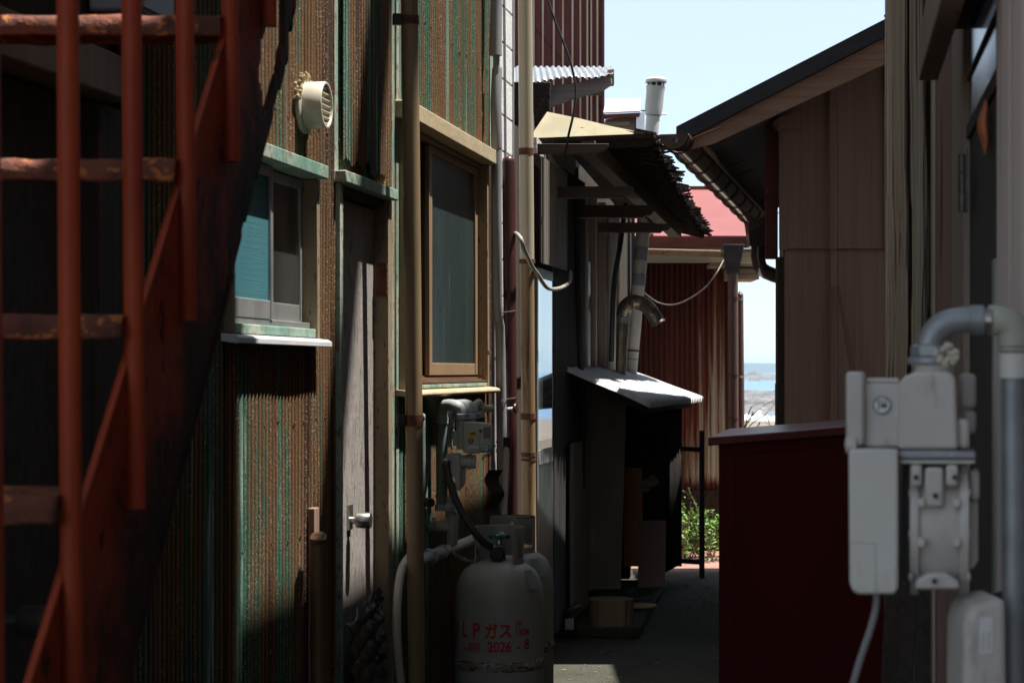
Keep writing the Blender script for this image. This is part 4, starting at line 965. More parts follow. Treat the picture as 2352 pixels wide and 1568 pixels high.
# tall red clad building
tb = thing('red_clad_building', 'tall dark red seam-clad building with pale rusty ribs against the sky', 'building', P(1250, 851, 17))
TD = 16.; tx0, tx1 = P(1080, 0, TD).x, P(1384, 0, TD).x
MB().box(tx0, tx1, TD, TD + 4, 0, 6.5).build('wall', 'seam_red', tb)
rb = MB(); random.seed(5)
for px in (1120, 1140, 1161, 1181, 1203, 1226, 1247, 1272, 1293, 1315, 1333, 1349, 1358, 1372):
    x = P(px, 0, TD).x; rb.box(x - .007, x + .006, TD - .028, TD + .0, 0, 6.5)
rb.each('seam_rib', 'seam_rib', tb)
fr = MB()
for k in range(0, 200):
    x = tx0 + .1 + k * .0285 * (TD / 16); x < tx1 - .02 and fr.box(x, x + .006, TD - .006, TD + .001, 0, 6.5)
fr.build('fine_rib', 'seam_red', tb)
sc = MB()
for k in range(40):
    t = k / 39; q_ = P(1205 + 190 * t * .95, 35 + 215 * t, TD); sc.lathe([(.0, -.006), (.009, -.004), (.009, .004), (0, .006)], (q_.x, TD - .008, q_.z), (0, -1, 0), 6)
sc.build('screw', 'rustband', tb)
MB().box(tx1 - .004, tx1 + .014, TD - .034, TD + 4, 0, 6.5).build('corner_trim', 'seam_red', tb)

# little roofed box and the leaning vent stack
hb = thing('roofed_box', 'small brown box with a pale rust-edged metal roof beside the vent stack', 'roof box', P(1432, 320, 14.6))
HD = 14.6
rf = MB(); a_, b_, c_, d_ = P(1386, 262, HD), P(1470, 258, HD), P(1472, 230, HD + .55), P(1393, 231, HD + .55)
rf.hexa([a_, b_, c_, d_, a_ + V((0, 0, .012)), b_ + V((0, 0, .012)), c_ + V((0, 0, .012)), d_ + V((0, 0, .012))]); rf.build('roof', 'white_sheet', hb)
MB().prism([P(1385, 263, HD - .01), P(1471, 259, HD - .01), P(1469, 268, HD - .01), P(1385, 273, HD - .01)], (0, .03, 0)).build('eave_edge', 'rust_fascia', hb)
MB().prism([P(1391, 274, HD + .05), P(1462, 269, HD + .05), P(1462, 345, HD + .05), P(1391, 345, HD + .05)], (0, .5, 0)).build('body', 'brown_wood', hb)
MB().prism([P(1462.5, 262, HD + .02), P(1478, 255, HD + .25), P(1478, 330, HD + .25), P(1462.5, 330, HD + .02)], (.01, .02, 0)).build('side_sheet', 'galv', hb)
MB().prism([P(1390, 281, HD + .04), P(1446, 279, HD + .04), P(1446, 288, HD + .04), P(1390, 289, HD + .04)], (0, .02, 0)).build('slat', 'old_plank', hb)
MB().box(P(1391, 0, HD).x, P(1462, 0, HD).x, HD + .2, HD + .5, 0, P(0, 340, HD).z).build('post', 'dark_wood', hb)

vs = thing('vent_stack', 'leaning white vent stack of taped plastic pipe with a slotted cap against the sky', 'vent pipe', P(1446, 860, 13.3))
VD = 13.3
def vp(t): return P(1447 + (1508 - 1447) * t, 860 + (180 - 860) * t, VD)
MB().tube([vp(0), vp(.90)], .0455, 22).build('pipe', 'white_pvc', vs)
tp = MB()
for a, b in ((.30, .34), (.385, .43), (.05, .055)): tp.tube([vp(a), vp(b)], .0475, 22)
tp.each('tape', 'grey_pvc', vs)
rb = MB(); rb.tube([vp(.078), vp(.084)], .049, 20); rb.tube([vp(.72), vp(.725)], .048, 20); rb.each('band', 'rustband', vs)
MB().tube([vp(.875), vp(.90), vp(.955), vp(.972)], [.054, .060, .060, .065], 24).build('socket', 'white_pvc', vs)
cp_ = MB()
for k in range(8):
    a = 2 * math.pi * k / 8; o = V((math.cos(a) * .052, math.sin(a) * .052, 0)); cp_.tube([vp(.968) + o, vp(.985) + o], .006, 6)
cp_.build('fin', 'white_pvc', vs); MB().tube([vp(.965), vp(.985)], .040, 16).build('throat', 'black', vs)
ax = (vp(1) - vp(0)).normalized()
MB().lathe([(.0, .0), (.07, .0), (.072, .008), (.070, .022), (.055, .034), (.02, .042), (.0, .043)], vp(.984), ax, 32).build('cap', 'white_pvc', vs, weld=True)
sc = MB()
for s_ in (-1, 1): c_ = vp(.885); sc.tube([c_ + V((s_ * .05, 0, -.01 * s_)), c_ + V((s_ * .085, 0, -.012 * s_))], .005, 6)
sc.build('screw', 'steel', vs)

# metal flue
fu = thing('metal_flue', 'tarnished metal flue with ribbed elbows bending down over the small awning', 'flue', P(1425, 850, 12.6))
FD = 12.6; pts = [P(1421, 860, FD), P(1427, 760, FD), P(1430, 727, FD), P(1437, 705, FD), P(1452, 693, FD), P(1468, 695, FD), P(1486, 704, FD), P(1500, 722, FD), P(1512, 744, FD)]
sp = spline([V(p) for p in pts], 14); rr = []
for k in range(len(sp)):
    base = .046; u_ = k / 14
    rr.append(base + (.0030 * math.sin(k * 2.1) if 1.4 < u_ < 3.9 or 5.2 < u_ < 6.9 else 0) + (.004 if 0.95 < u_ < 1.05 or u_ > 7.85 else 0))
MB().tube(sp, rr, 28).build('pipe', 'flue', fu)
MB().tube([P(1428.5, 742, FD), P(1429.5, 728, FD)], .0488, 26).build('band', 'galv', fu)
sl = MB().bar(P(1512, 744, FD), P(1513, 747, FD), .01, .01)

# small low awning
la = thing('low_awning', 'small low awning of wavy grey sheet, its far tip in bright sun', 'awning', L.pt(12, .2, 1.3))
def laf(a, b):
    D = 10.75 + 2.95 * a; A = L.pt((D - .28) / .9845, -.03, 1.475 - .02 * a); tip = L.pt((D - .28) / .9845, .46 + .05 * a - .06 * max(0, a - .86) / .14 * 0, 1.265 - .01 * a)
    p = A + (tip - A) * b; p.z += .012 * math.cos(2 * math.pi * D / .105) * (1 + .4 * b) + .006 * mn.noise(V((D * 2.2, b * 2, 0))); return p
MB().grid(laf, 380, 8).build('roof_sheet', 'white_sheet', la, solid=.003)
ft = MB()
for D in (11.0, 12.3, 13.5):
    A = L.pt((D - .28) / .9845, -.03, 1.43); B = L.pt((D - .28) / .9845, .42, 1.235); ft.bar(A, B, .03, .035)
ft.each('rafter', 'dark_wood', la)
MB().bar(L.pt(10.85, .40, 1.235), L.pt(13.5, .42, 1.225), .03, .04).build('eave_batten', 'rotten', la)

# ------------------------------------------------------------------ things under the low awning
gb = MB().prism([P(1341, 872, 11.6), P(1440, 884, 11.7), P(1426, 1352, 11.7), P(1341, 1352, 11.6)], (0, .03, 0))
tag(gb.build('cement_board', 'grime_board', bevel=.002), 'big grimy board leaning upright below the small low awning', 'board')
rc = MB(); rc.corr(P(1562, 920, 13.2), V((-.25, -1., 0)), (0, 0, -1), V((1, -.2, 0)), .55, 1.08, .05, .008)
tag(rc.build('ribbed_screen', 'black', solid=.002), 'dark ribbed sheet standing behind the wire mesh gate', 'sheet')
ob = MB().prism([P(1434, 1074, 12.6), P(1475, 1074, 12.6), P(1478, 1300, 12.5), P(1432, 1300, 12.5)], (0, .015, 0))
tag(ob.build('orange_board', 'orange_ply', bevel=.001), 'orange plywood board leaning in the dark behind the wood stump', 'board')
pb_ = MB().prism([P(1466, 1196, 12.3), P(1530, 1195, 12.3), P(1528, 1348, 12.1), P(1466, 1348, 12.1)], (0, .02, 0))
tag(pb_.build('pink_board', 'pink_ply', bevel=.001), 'pinkish square board leaning beside the orange plywood', 'board')
rk = MB(); rk.box(*sorted((P(1340, 0, 13).x, P(1445, 0, 13).x)), 12.9, 13.2, .1, 1.2); 
tag(rk.build('dark_cupboard', 'dark_wood', bevel=.01), 'dark cupboard deep in shade behind the grimy board', 'cupboard')
sh_back = MB().prism([P(1428, 915, 13.45), P(1566, 915, 13.45), P(1566, 1300, 13.45), P(1428, 1300, 13.45)], (0, .03, 0)).build('recess_wall', 'dark_wood', sh)
tn = MB().tube([P(1478, 1120, 12.4), P(1504, 1100, 12.35)], .036, 14)
tag(tn.build('rolled_paper', 'old_plank'), 'dim roll of paper stuck out beside the orange board', 'roll')
sD = 10.9; sX = P(1402, 0, sD).x
sp_ = MB(); 
def stf(a, b):
    A = 2 * math.pi * a; r = .122 + .006 * math.cos(3 * A + 1) + .004 * mn.noise(V((math.cos(A) * 3, math.sin(A) * 3, b)))
    return V((sX + math.cos(A) * r, sD + math.sin(A) * r, .03 + .175 * b))
sp_.grid(stf, 48, 3); sp_.face([stf(k / 48, 1) for k in range(48)])
tag(sp_.build('tree_stump', 'stump'), 'sawn wood stump standing on the concrete step by the shed', 'stump')
yl = MB().lathe([(.0, .0), (.10, .0), (.104, .006), (.102, .014), (.0, .016)], (P(1468, 0, 11.6).x, 11.6, .075), seg=40)
tag(yl.build('yellow_lid', 'yellow_lid'), 'dull yellow round lid lying on the step behind the stump', 'lid')
pf = MB(); pf.prism([P(1290, 1452, 11.0 - .2), V((P(1470, 0, 10.75).x, 10.75, 0)), V((P(1528, 0, 13.2).x, 13.2, 0)), V((P(1380, 0, 13.2).x, 13.2, 0))], (0, 0, .062))
for v in pf.v[:4]: v.z = .005
for v in pf.v[4:]: v.z = .066
struct(pf.build('concrete_step', 'concrete', bevel=.01))
re_ = thing('red_elbow', 'short pinkish red pipe elbow rising from a small concrete block', 'pipe', P(1308, 1445, 10.6))
MB().tube([P(1306, 1440, 10.62), P(1306, 1412, 10.62), P(1309, 1405, 10.62), P(1330, 1394, 10.75)], .0245, 16, sm=3).build('pipe', 'red_pvc', re_)
MB().hexa([P(1297, 1446, 10.5), P(1318, 1446, 10.5), P(1318, 1443, 10.7), P(1297, 1443, 10.7), P(1297, 1421, 10.5), P(1318, 1418, 10.5), P(1318, 1418, 10.7), P(1297, 1421, 10.7)]).build('block', 'concrete_pale', re_, bevel=.005)
# wire mesh gate
gt = thing('mesh_gate', 'dark gate frame with hexagonal wire mesh at the end of the alley', 'gate', P(1612, 1310, 13.9))
GT = 13.9
pg = P(1612, 988, GT); MB().box(pg.x - .018, pg.x + .018, GT - .018, GT + .018, 0, pg.z).build('post', 'black', gt, bevel=.003)
a_, b_ = P(1438, 1022, GT), P(1606, 1032, GT); MB().bar(a_, b_, .03, .034).build('rail', 'black', gt, bevel=.003)
a_, b_ = P(1530, 1285, GT), P(1606, 1290, GT); MB().bar(a_, b_, .03, .034).build('rail', 'black', gt, bevel=.003)
ms = MB(); cw = .034; hx0, hx1, hz0, hz1 = P(1536, 0, GT).x, P(1606, 0, GT).x, P(0, 1282, GT).z, P(0, 1036, GT).z
rows_ = int((hz1 - hz0) / (cw * .866)); cols_ = int((hx1 - hx0) / cw)
for j in range(rows_):
    for i_ in range(cols_ + 1):
        cx_ = hx0 + (i_ + .5 * (j % 2)) * cw; cz_ = hz0 + j * cw * .866 + .5 * cw
        h = [V((cx_ + math.sin(R(60 * k)) * cw / 1.732, GT + .004 * mn.noise(V((cx_ * 9, cz_ * 9, 0))), cz_ + math.cos(R(60 * k)) * cw / 1.732)) for k in (0, 1, 2, 3)]
        for p0, p1 in zip(h[:-1], h[1:]):
            if p1.x < hx1 + .01: ms.tube([p0, p1], .0012, 4, caps=False)
ms.build('wire_mesh', 'wire', gt)
# leafy bush in the sun
random.seed(11)
bu = thing('leafy_bush', 'sunlit green bush behind the wire mesh gate at the foot of the rusty wall', 'bush', P(1610, 1262, 15.2))
BD = 15.25; stems = MB(); lv = MB(); lv2 = MB(); bx0 = P(1612, 0, BD).x
for k in range(26):
    x = bx0 + random.uniform(-.22, .24); y = BD + random.uniform(-.22, .3); tx_ = x + random.gauss(0, .10); ht = random.uniform(.22, .50) * (1.0 if tx_ < bx0 else .72)
    p0, p2 = V((x, y, 0.)), V((tx_, y + random.gauss(0, .06), ht + .04)); p1 = (p0 + p2) / 2 + V((random.gauss(0, .03), 0, .03)); pth = spline([p0, p1, p2], 6)
    stems.tube(pth, [.006, .003], 5)
    for j in range(30):
        t = random.uniform(.22, 1.); p = pth[min(len(pth) - 1, int(t * (len(pth) - 1)))] + V((random.gauss(0, .045), random.gauss(0, .045), random.gauss(0, .03)))
        d = V((random.gauss(0, 1), random.gauss(0, 1) - .2, random.gauss(.1, .6))).normalized(); s_ = d.cross(V((random.gauss(0, .5), random.gauss(0, .5), 1))).normalized(); l_ = random.uniform(.035, .06); n_ = s_.cross(d)
        tgt = lv if random.random() < .68 else lv2
        a_ = [p, p + d * l_ * .35 + s_ * l_ * .26 - n_ * .003, p + d * l_, p + d * l_ * .35 - s_ * l_ * .26 - n_ * .003]; i0 = len(tgt.v)
        tgt.v += a_ + [p + d * l_ * .4 + n_ * .004]; tgt.f += [(i0, i0 + 1, i0 + 4), (i0 + 1, i0 + 2, i0 + 4), (i0 + 2, i0 + 3, i0 + 4), (i0 + 3, i0, i0 + 4)]
stems.build('stem', 'twig', bu); lv.build('foliage', 'leaf', bu, smooth=False); lv2.build('foliage', 'leaf_dark', bu, smooth=False)

# ------------------------------------------------------------------ rusted building across the end
rb = thing('rusted_building', 'rusted corrugated wall under a faded red metal roof closing the alley', 'building', P(1550, 1300, 17))
RD = 16.; rx0, rx1 = P(1330, 0, RD).x, P(1677, 0, RD).x; rz0, rz1 = P(0, 1128, RD).z, P(0, 575, RD).z
wl = MB(); wl.corr((rx0, RD, rz0), (1, .0, 0), (0, 0, 1), (0, -1, 0), rx1 - rx0, rz1 - rz0, .0415, .008, rows=3); wl.build('wall', 'rust_corr', rb)
MB().box(rx0, rx1 - .01, RD + .03, RD + 3., 0, rz1).build('inner_wall', 'dark_wood', rb)
MB().box(rx1 + .004, rx1 + .045, RD - .02, RD + .06, rz0 - .1, rz1).build('corner_trim', 'rust_fascia', rb, bevel=.003)
ez = P(0, 545, RD - .35).z
rf = MB()
e0, e1 = V((P(1330, 0, 15.6).x, RD - .35, ez)), V((P(1757, 0, 15.6).x, RD - .35, ez)); k0, k1 = V((e0.x, RD + 1.6, P(0, 437, RD + 1.6).z)), V((e1.x, RD + 1.6, P(0, 437, RD + 1.6).z))
rf.hexa([e0, e1, k1, k0, e0 + V((0, 0, .012)), e1 + V((0, 0, .012)), k1 + V((0, 0, .012)), k0 + V((0, 0, .012))])
b0, b1_ = k0 + V((0, 1.9, -.9)), k1 + V((0, 1.9, -.9)); rf.hexa([k0, k1, b1_, b0, k0 + V((0, 0, .012)), k1 + V((0, 0, .012)), b1_ + V((0, 0, .012)), b0 + V((0, 0, .012))])
rf.build('roof', 'pink_roof', rb)
sm_ = MB(); x = e0.x + .12
while x < e1.x:
    sm_.bar(V((x, e0.y - .005, ez + .018)), V((x, k0.y, k0.z + .018)), .022, .022); x += .455
sm_.each('roof_seam', 'pink_roof', rb)
MB().bar(k0 + V((0, 0, .018)), k1 + V((0, 0, .018)), .08, .03).build('ridge_cap', 'rust_fascia', rb)
MB().box(e0.x, e1.x, e0.y - .02, e0.y + .01, ez - .085, ez - .001).build('fascia', 'rust_fascia', rb)
pk = MB(); pk.box(e0.x, e1.x - .02, e0.y + .0, e0.y + .03, ez - .20, ez - .09); pk.box(e1.x - .42, e1.x - .02, e0.y - .05, e0.y + .35, ez - .23, ez - .205); pk.each('eave_plank', 'old_plank', rb)
MB().box(e1.x - .28, e1.x - .04, e0.y - .02, e0.y + .5, ez - .33, ez - .24).build('beam_end', 'old_plank', rb, bevel=.004)
gt2 = MB(); gx0 = P(1425, 0, 15.5).x
def gf(a, b):
    A = math.pi + math.pi * b; x = gx0 + (P(1668, 0, 15.5).x - gx0) * a; return V((x, 15.5 + math.cos(A) * .05, P(0, 570, 15.5).z + math.sin(A) * .05 - .02 * a))
gt2.grid(gf, 12, 10); gt2.build('gutter', 'tan_edge', rb, solid=.003)
ho = MB(); hp = P(1683, 0, 15.5); za, zb_, zc = P(0, 562, 15.5).z, P(0, 608, 15.5).z, P(0, 628, 15.5).z
def ring(z, hx, hy): return [(hp.x - hx, 15.5 - hy, z), (hp.x + hx, 15.5 - hy, z), (hp.x + hx, 15.5 + hy, z), (hp.x - hx, 15.5 + hy, z)]
ho.hexa(ring(zb_, .055, .05) + ring(za, .085, .06)); ho.hexa(ring(zc, .045, .04) + ring(zb_ - .0, .058, .052)); ho.build('hopper', 'under_dark', rb, bevel=.004)
MB().tube([P(1683, 625, 15.5), P(1685, 1130, 15.5), P(1685, 1250, 15.5)], .041, 18).build('downpipe', 'brown_pipe', rb)
bn = MB()
for y in (683, 860, 960): bn.tube([P(1684, y - 2, 15.5), P(1684, y + 2, 15.5)], .045, 18); bn.bar(P(1684, y, 15.5), P(1672, y, 15.95), .012, .012)
bn.each('pipe_band', 'rustband', rb)
MB().box(rx0, rx1 + .02, RD - .03, RD + .02, 0, rz0 + .004).build('footing', 'rotten', rb)
po = thing('pointed_pole', 'brown pole with a pointed top standing before the sea beside the downpipe', 'pole', P(1701, 1250, 18))
a_ = P(1700, 676, 18.); MB().tube([V((a_.x + .02, 18, 0)), a_, P(1700, 668, 18)], [.031, .029, .003], 18).build('pole', 'brown_pipe', po, ang=.5)
bn = MB()
for y in (688, 865): bn.tube([P(1700, y - 2, 18), P(1700, y + 2, 18)], .034, 18)
bn.each('band', 'galv', po)
random.seed(4)
tw = MB(); 
for pl_ in ([(1706, 990), (1716, 968), (1738, 944), (1760, 928), (1776, 918)], [(1708, 990), (1722, 965), (1748, 952), (1752, 950), (1757, 968), (1772, 978)], [(1712, 990), (1730, 970), (1757, 952), (1775, 932), (1784, 920)], [(1710, 985), (1716, 960), (1724, 938), (1732, 931), (1752, 924), (1756, 932)], [(1730, 990), (1742, 975), (1746, 968), (1744, 982)], [(1722, 963), (1729, 948), (1727, 944)], [(1757, 952), (1764, 962), (1768, 975), (1771, 981)]):
    tw.tube([P(x, y, 13.0 + .1 * random.random()) for x, y in pl_], [.0032, .0014], 6, sm=4)
tag(tw.build('dry_twigs', 'twig'), 'bare dry twigs rising behind the red lid against the sea', 'dead plant')
c1_ = MB().tube([P(1250, -40, 9.6), P(1262, 12, 9.6), P(1283, 70, 9.6), P(1306, 130, 9.6), P(1319, 180, 9.6), P(1322, 218, 9.6), P(1317, 262, 9.6), P(1306, 310, 9.6), P(1298, 352, 9.65), P(1284, 390, 9.75)], .0062, 10, sm=8)
tag(c1_.build('black_cable', 'black'), 'black cable hanging down in front of the wavy canopy and big awning', 'cable')
c2_ = MB().tube([P(1440, 560, 15.2), P(1452, 640, 15.2), P(1475, 668, 15.2), P(1510, 694, 15.2), P(1545, 700, 15.2), P(1580, 688, 15.2), P(1620, 660, 15.2), P(1645, 628, 15.2), P(1662, 598, 15.3)], .0058, 8, sm=6)
tag(c2_.build('grey_cable', 'old_hinge'), 'grey cable sagging across the rusted corrugated wall', 'cable')

# grit, chips and dead leaves lying on the alley floor
random.seed(31); lt = MB()
for k in range(900):
    x, y = random.uniform(-.1, 1.35), random.uniform(8.6, 13.8); zb = .0045
    if y > 10.7 and x < P(1470 + (y - 10.75) * 24, 0, y).x + .05: zb = .067
    r_ = random.choice((.004, .006, .008, .012, .02)) * random.uniform(.6, 1.2); a = random.uniform(0, 6.28); h = random.uniform(.002, .007)
    c_ = V((x, y, zb)); q_ = [c_ + V((math.cos(a + t) * r_ * f, math.sin(a + t) * r_ * f * .7, random.uniform(0, h))) for t, f in ((0, 1), (1.4, .7), (3.0, 1.1), (4.4, .6))]
    i0 = len(lt.v); lt.v += q_ + [c_ + V((0, 0, h + .003))]; lt.f += [(i0, i0 + 1, i0 + 4), (i0 + 1, i0 + 2, i0 + 4), (i0 + 2, i0 + 3, i0 + 4), (i0 + 3, i0, i0 + 4)]
lt = lt.build('litter', 'litter_mix', base=(.6, 11, 0), smooth=False); lt['kind'] = 'stuff'
# ------------------------------------------------------------------ brown boarded house with the gutter
bh = thing('boarded_house', 'brown boarded house end under a sloping dark metal roof with a hooked gutter', 'house', P(1900, 1300, 9.6))
GB = 10.37; DIR = V((.26, 1, 0)).normalized(); XL = P(1788, 0, GB).x
def fp_(px, py, d=0.): return P(px, py, GB + d)
def fboard(px0, px1, py0, py1, d0, d1, name='board', mat='brown_wood', bev=.002, parent=None):
    return MB().prism([fp_(px0, py0, d0), fp_(px1, py0, d0), fp_(px1, py1, d0), fp_(px0, py1, d0)], (0, d1 - d0, 0)).build(name, mat, parent or bh, bevel=bev)
def top_y(px): return 318 - (px - 1660) * .475          # the boards run up behind the barge board
co = MB(); co.hexa([V((XL + .03, GB + .02, 0)), V((2.95, GB + .02, 0)), V((3.7, 12.2, 0)), V((XL + .03, GB + .02, 0)) + DIR * 2.1, V((XL + .03, GB + .02, 2.72)), V((2.95, GB + .02, 3.62)), V((3.7, 12.2, 3.3)), V((XL + .03, GB + .02, 2.52)) + DIR * 2.1])
co.build('wall', 'dark_wood', bh)
ed = [1788, 1921, 2052, 2180]
for k in range(3):
    a, b = ed[k], ed[k + 1]
    MB().prism([fp_(a + 2, 571, -.02), fp_(b - .6, 571, -.02), fp_(b - .6, top_y(b) - 6, -.02), fp_(a + 2, top_y(a) - 6, -.02)], (0, .016, 0)).build('board', 'brown_wood', bh, bevel=.002)
    MB().prism([fp_(a + 14 if k == 0 else a + 2, 1400, .0), fp_(b - 2, 1400, .0), fp_(b - 2, 566, .0), fp_(a + 14 if k == 0 else a + 2, 566, .0)], (0, .014, 0)).build('board', 'brown_wood', bh, bevel=.002)
for a, b in ((1790, 1806), (1905, 1923), (2036, 2054)):
    MB().prism([fp_(a, 573, -.034), fp_(b, 573, -.034), fp_(b, top_y(b) - 3, -.034), fp_(a, top_y(a) - 3, -.034)], (0, .013, 0)).build('batten', 'brown_wood', bh, bevel=.002)
MB().prism([fp_(1907, 1400, -.015), fp_(1923, 1400, -.015), fp_(1923, 573, -.015), fp_(1907, 573, -.015)], (0, .014, 0)).build('batten', 'brown_wood', bh, bevel=.002)
nl = MB(); random.seed(9)
for y0, pxs in ((511, (1803, 1822, 1868, 1905, 1913, 1934, 1958, 1992, 2034)), (557, (1796, 1832, 1871, 1910, 1957, 1998, 2034))):
    for px in pxs: c_ = fp_(px, y0 + random.uniform(-2, 2), -.036); nl.lathe([(.0, 0), (.0035, .001), (.0, .0025)], c_, (0, -1, 0), 8)
for k in range(9): c_ = fp_(1832 + k * 25, top_y(1832 + k * 25) + 64, -.021); nl.lathe([(.0, 0), (.0035, .001), (.0, .0025)], c_, (0, -1, 0), 8)
nl.build('nail', 'rustband', bh)
fboard(1760, 1787, 262, 594, .05, .12, 'corner_post', 'rust_fascia', .004)
fboard(1786, 1806, 590, 1400, .016, .10, 'edge_post', 'dark_wood', .003)
MB().box(1.96, 4.2, 12.2, 14.6, 0, 3.2).build('shade_block', 'dark_wood', bh)  # unseen block added to keep sun off the ground behind the gable
fboard(1782, 1790, 880, 1400, .06, .10, 'edge_strip', 'weather_z', .002)
lb = MB().prism([fp_(1923, 655, -.03), fp_(1930, 655, -.035), fp_(1978, 900, -.10), fp_(1962, 905, -.08)], (0, .016, 0)); lb.build('loose_board', 'brown_wood', bh, bevel=.002)
MB().prism([fp_(1784, 272, -.13), fp_(1842, 250, -.13), fp_(1842, 292, -.13), fp_(1790, 292, -.13)], (0, .22, 0)).build('purlin_end', 'brown_wood', bh, bevel=.003)
BD_ = 9.88
MB().prism([P(1582, 344, BD_), P(1566, 300, BD_), P(1600, 286, BD_), P(2230, -22, BD_), P(2230, 58, BD_), P(1640, 330, BD_)], (0, .035, 0)).build('barge_board', 'brown_wood_x', bh, bevel=.003)
# roof: a slab sloping up to the ridge, running back along the eave
SLx = .515; e_ = P(1553, 291, BD_ - .03)
def rp(x, s, dz=0.): return e_ + V((x, 0, SLx * x + dz - .060 * s)) + DIR * s
W_ = 2.4; LEN = 3.0
rf = MB(); rf.hexa([rp(0, 0, -.085), rp(W_, 0, -.085), rp(W_, LEN, -.055), rp(0, LEN, -.055), rp(0, 0, 0), rp(W_, 0, 0), rp(W_, LEN, 0), rp(0, LEN, 0)])
k0 = rp(W_, 0); rf.hexa([k0 + V((0, 0, -.085)), k0 + V((2.2, 0, -1.1)), k0 + V((2.2, 0, -1.1)) + DIR * LEN, k0 + DIR * LEN + V((0, 0, -.085)), k0, k0 + V((2.2, 0, -1.02)), k0 + V((2.2, 0, -1.02)) + DIR * LEN, k0 + DIR * LEN])
rf.build('roof', 'roof_dark', bh)
cpx = MB(); cpx.bar(P(2035, 40, BD_ - .05), P(2120, 2, BD_ - .05), .06, .03); cpx.build('ridge_flashing', 'roof_dark', bh)
# ribbed underside
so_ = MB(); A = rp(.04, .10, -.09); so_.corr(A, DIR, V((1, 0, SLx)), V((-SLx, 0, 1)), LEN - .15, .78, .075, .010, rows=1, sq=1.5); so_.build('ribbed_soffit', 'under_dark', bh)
te = MB()
def tef(a, b):
    s_ = .12 + (LEN - .2) * a; p = rp(.10, s_, -.10); f = (s_ / .076) % 1; p.z -= .035 * b * (1 if f < .5 else .55); p.x += .012 * (1 if f < .5 else 0); return p
te.grid(tef, 500, 1); te.build('eave_edge', 'tan_edge', bh, solid=.004)
rfts = MB()
for s_ in (.5, 1.0): rfts.bar(rp(.02, s_, -.13), rp(.72, s_, -.13), .045, .06)
pass
gA, gB = P(1548, 322, 9.74), P(1738, 514, 12.7); gd = (gB - gA).normalized(); gxv = V((gd.y, -gd.x, 0)).normalized(); gr = .071
def gf(a, b):
    A_ = math.pi + math.pi * b; return gA + (gB - gA) * a + gxv * (math.cos(A_) * gr) + V((0, 0, math.sin(A_) * gr + .03))
gu = MB().grid(gf, 30, 20); gu.build('gutter', 'gutter', bh, solid=.004)
gc = MB(); ce = [gf(0, k / 20) for k in range(21)]; gc.prism(ce, gd * .012); gc.lathe([(.012, 0), (.020, -.002), (.020, -.008), (.012, -.009)], gA + V((0, 0, -.002)), gd, 20, cap=False); gc.build('gutter_end', 'gutter', bh)
hk = MB()
for k in range(10):
    a = .04 + k * .104; c_ = gA + (gB - gA) * a; pts = []
    for j in range(15): A_ = math.pi * .93 + math.pi * 1.07 * j / 14; pts.append(c_ + gxv * (math.cos(A_) * (gr + .006)) + V((0, 0, math.sin(A_) * (gr + .006) + .03)))
    pts.append(c_ + gxv * (gr + .13) + V((0, 0, .075))); hk.tube(pts, .0032, 6)
hk.each('gutter_hook', 'rustband', bh)
db = MB(); q0 = P(1742, 524, 12.7); db.hexa([q0 + V((-.06, -.06, -.12)), q0 + V((.06, -.06, -.12)), q0 + V((.06, .06, -.12)), q0 + V((-.06, .06, -.12)), q0 + V((-.085, -.08, .06)), q0 + V((.085, -.08, .06)), q0 + V((.085, .08, .06)), q0 + V((-.085, .08, .06))])
db.tube([q0 + V((0, 0, -.1)), q0 + V((0, 0, -.2)), q0 + V((.05, 0, -.28)), q0 + V((.30, 0, -.36))], .045, 16, sm=4); db.build('downpipe', 'gutter', bh)

# ------------------------------------------------------------------ weathered house close on this side
W = RW
rh = thing('weathered_house', 'weathered timber house front with splintered grey boards, hinge and a pane painted with sky reflection', 'house', W.pt(4, -1.2, 0))
def ru(px, w=0.): return W.u(px, w)
rend = ru(2053)
MB().wbox(W, -5., rend - .03, -.25, -3.5, 0, 5.0).build('inner_wall', 'dark_wood', rh)
# splintered boards at the far end
random.seed(21)
def splf(u0, u1, w0, zlo, zhi, seed):
    n = int((u1 - u0) / .006)
    def fn(a, b):
        u = u0 + (u1 - u0) * a; z = zlo + (zhi - zlo) * b
        o = .020 * mn.noise(V((u * 55, z * .25, seed))) + .010 * mn.noise(V((u * 150, z * .5, seed + 3)))
        rot = max(0, 1 - abs(z - 1.85) / .45); o -= rot * .03 * max(0, mn.noise(V((u * 20, z * 3, seed + 7))) + .15)
        return W.pt(u, w0 + o, z)
    return MB().grid(fn, max(8, n), 40)
splf(ru(2104), rend, .03, .02, 5.2, 2.).build('splintered_boards', 'weather_z', rh, ang=.35)
MB().wbox(W, rend - .02, rend + .0, -.25, .015, 0, 5.2).build('end_board', 'post_wood', rh)
splf(ru(2136), ru(2106), .012, .02, 4.6, 6.).build('splintered_boards', 'weather_z', rh, ang=.35)
def rbx(px0, px1, w0, w1, z0, z1, name, mat, bev=.003): return MB().wbox(W, ru(px1, w1), ru(px0, w1), w0, w1, z0, z1).build(name, mat, rh, bevel=bev)
rbx(2137, 2150, -.05, .03, 0, 4.4, 'stud', 'brown_wood')
rbx(2151, 2163, -.06, .005, 0, 4.4, 'stud', 'brown_wood')
rbx(2164, 2184, -.08, -.02, 0, 4.4, 'boarding', 'brown_wood')
for px, w_ in ((2139, .036), (2146, .030), (2153, .016), (2160, .010), (2168, -.012)): rbx(px, px + 2.5, -.05, w_, 0, 3.6, 'lit_edge_strip', 'weather_z', .001)  # pale strips added to imitate light catching the stud edges
rbx(2186, 2212, -.05, .010, 0, 3.2, 'door_post', 'post_wood')

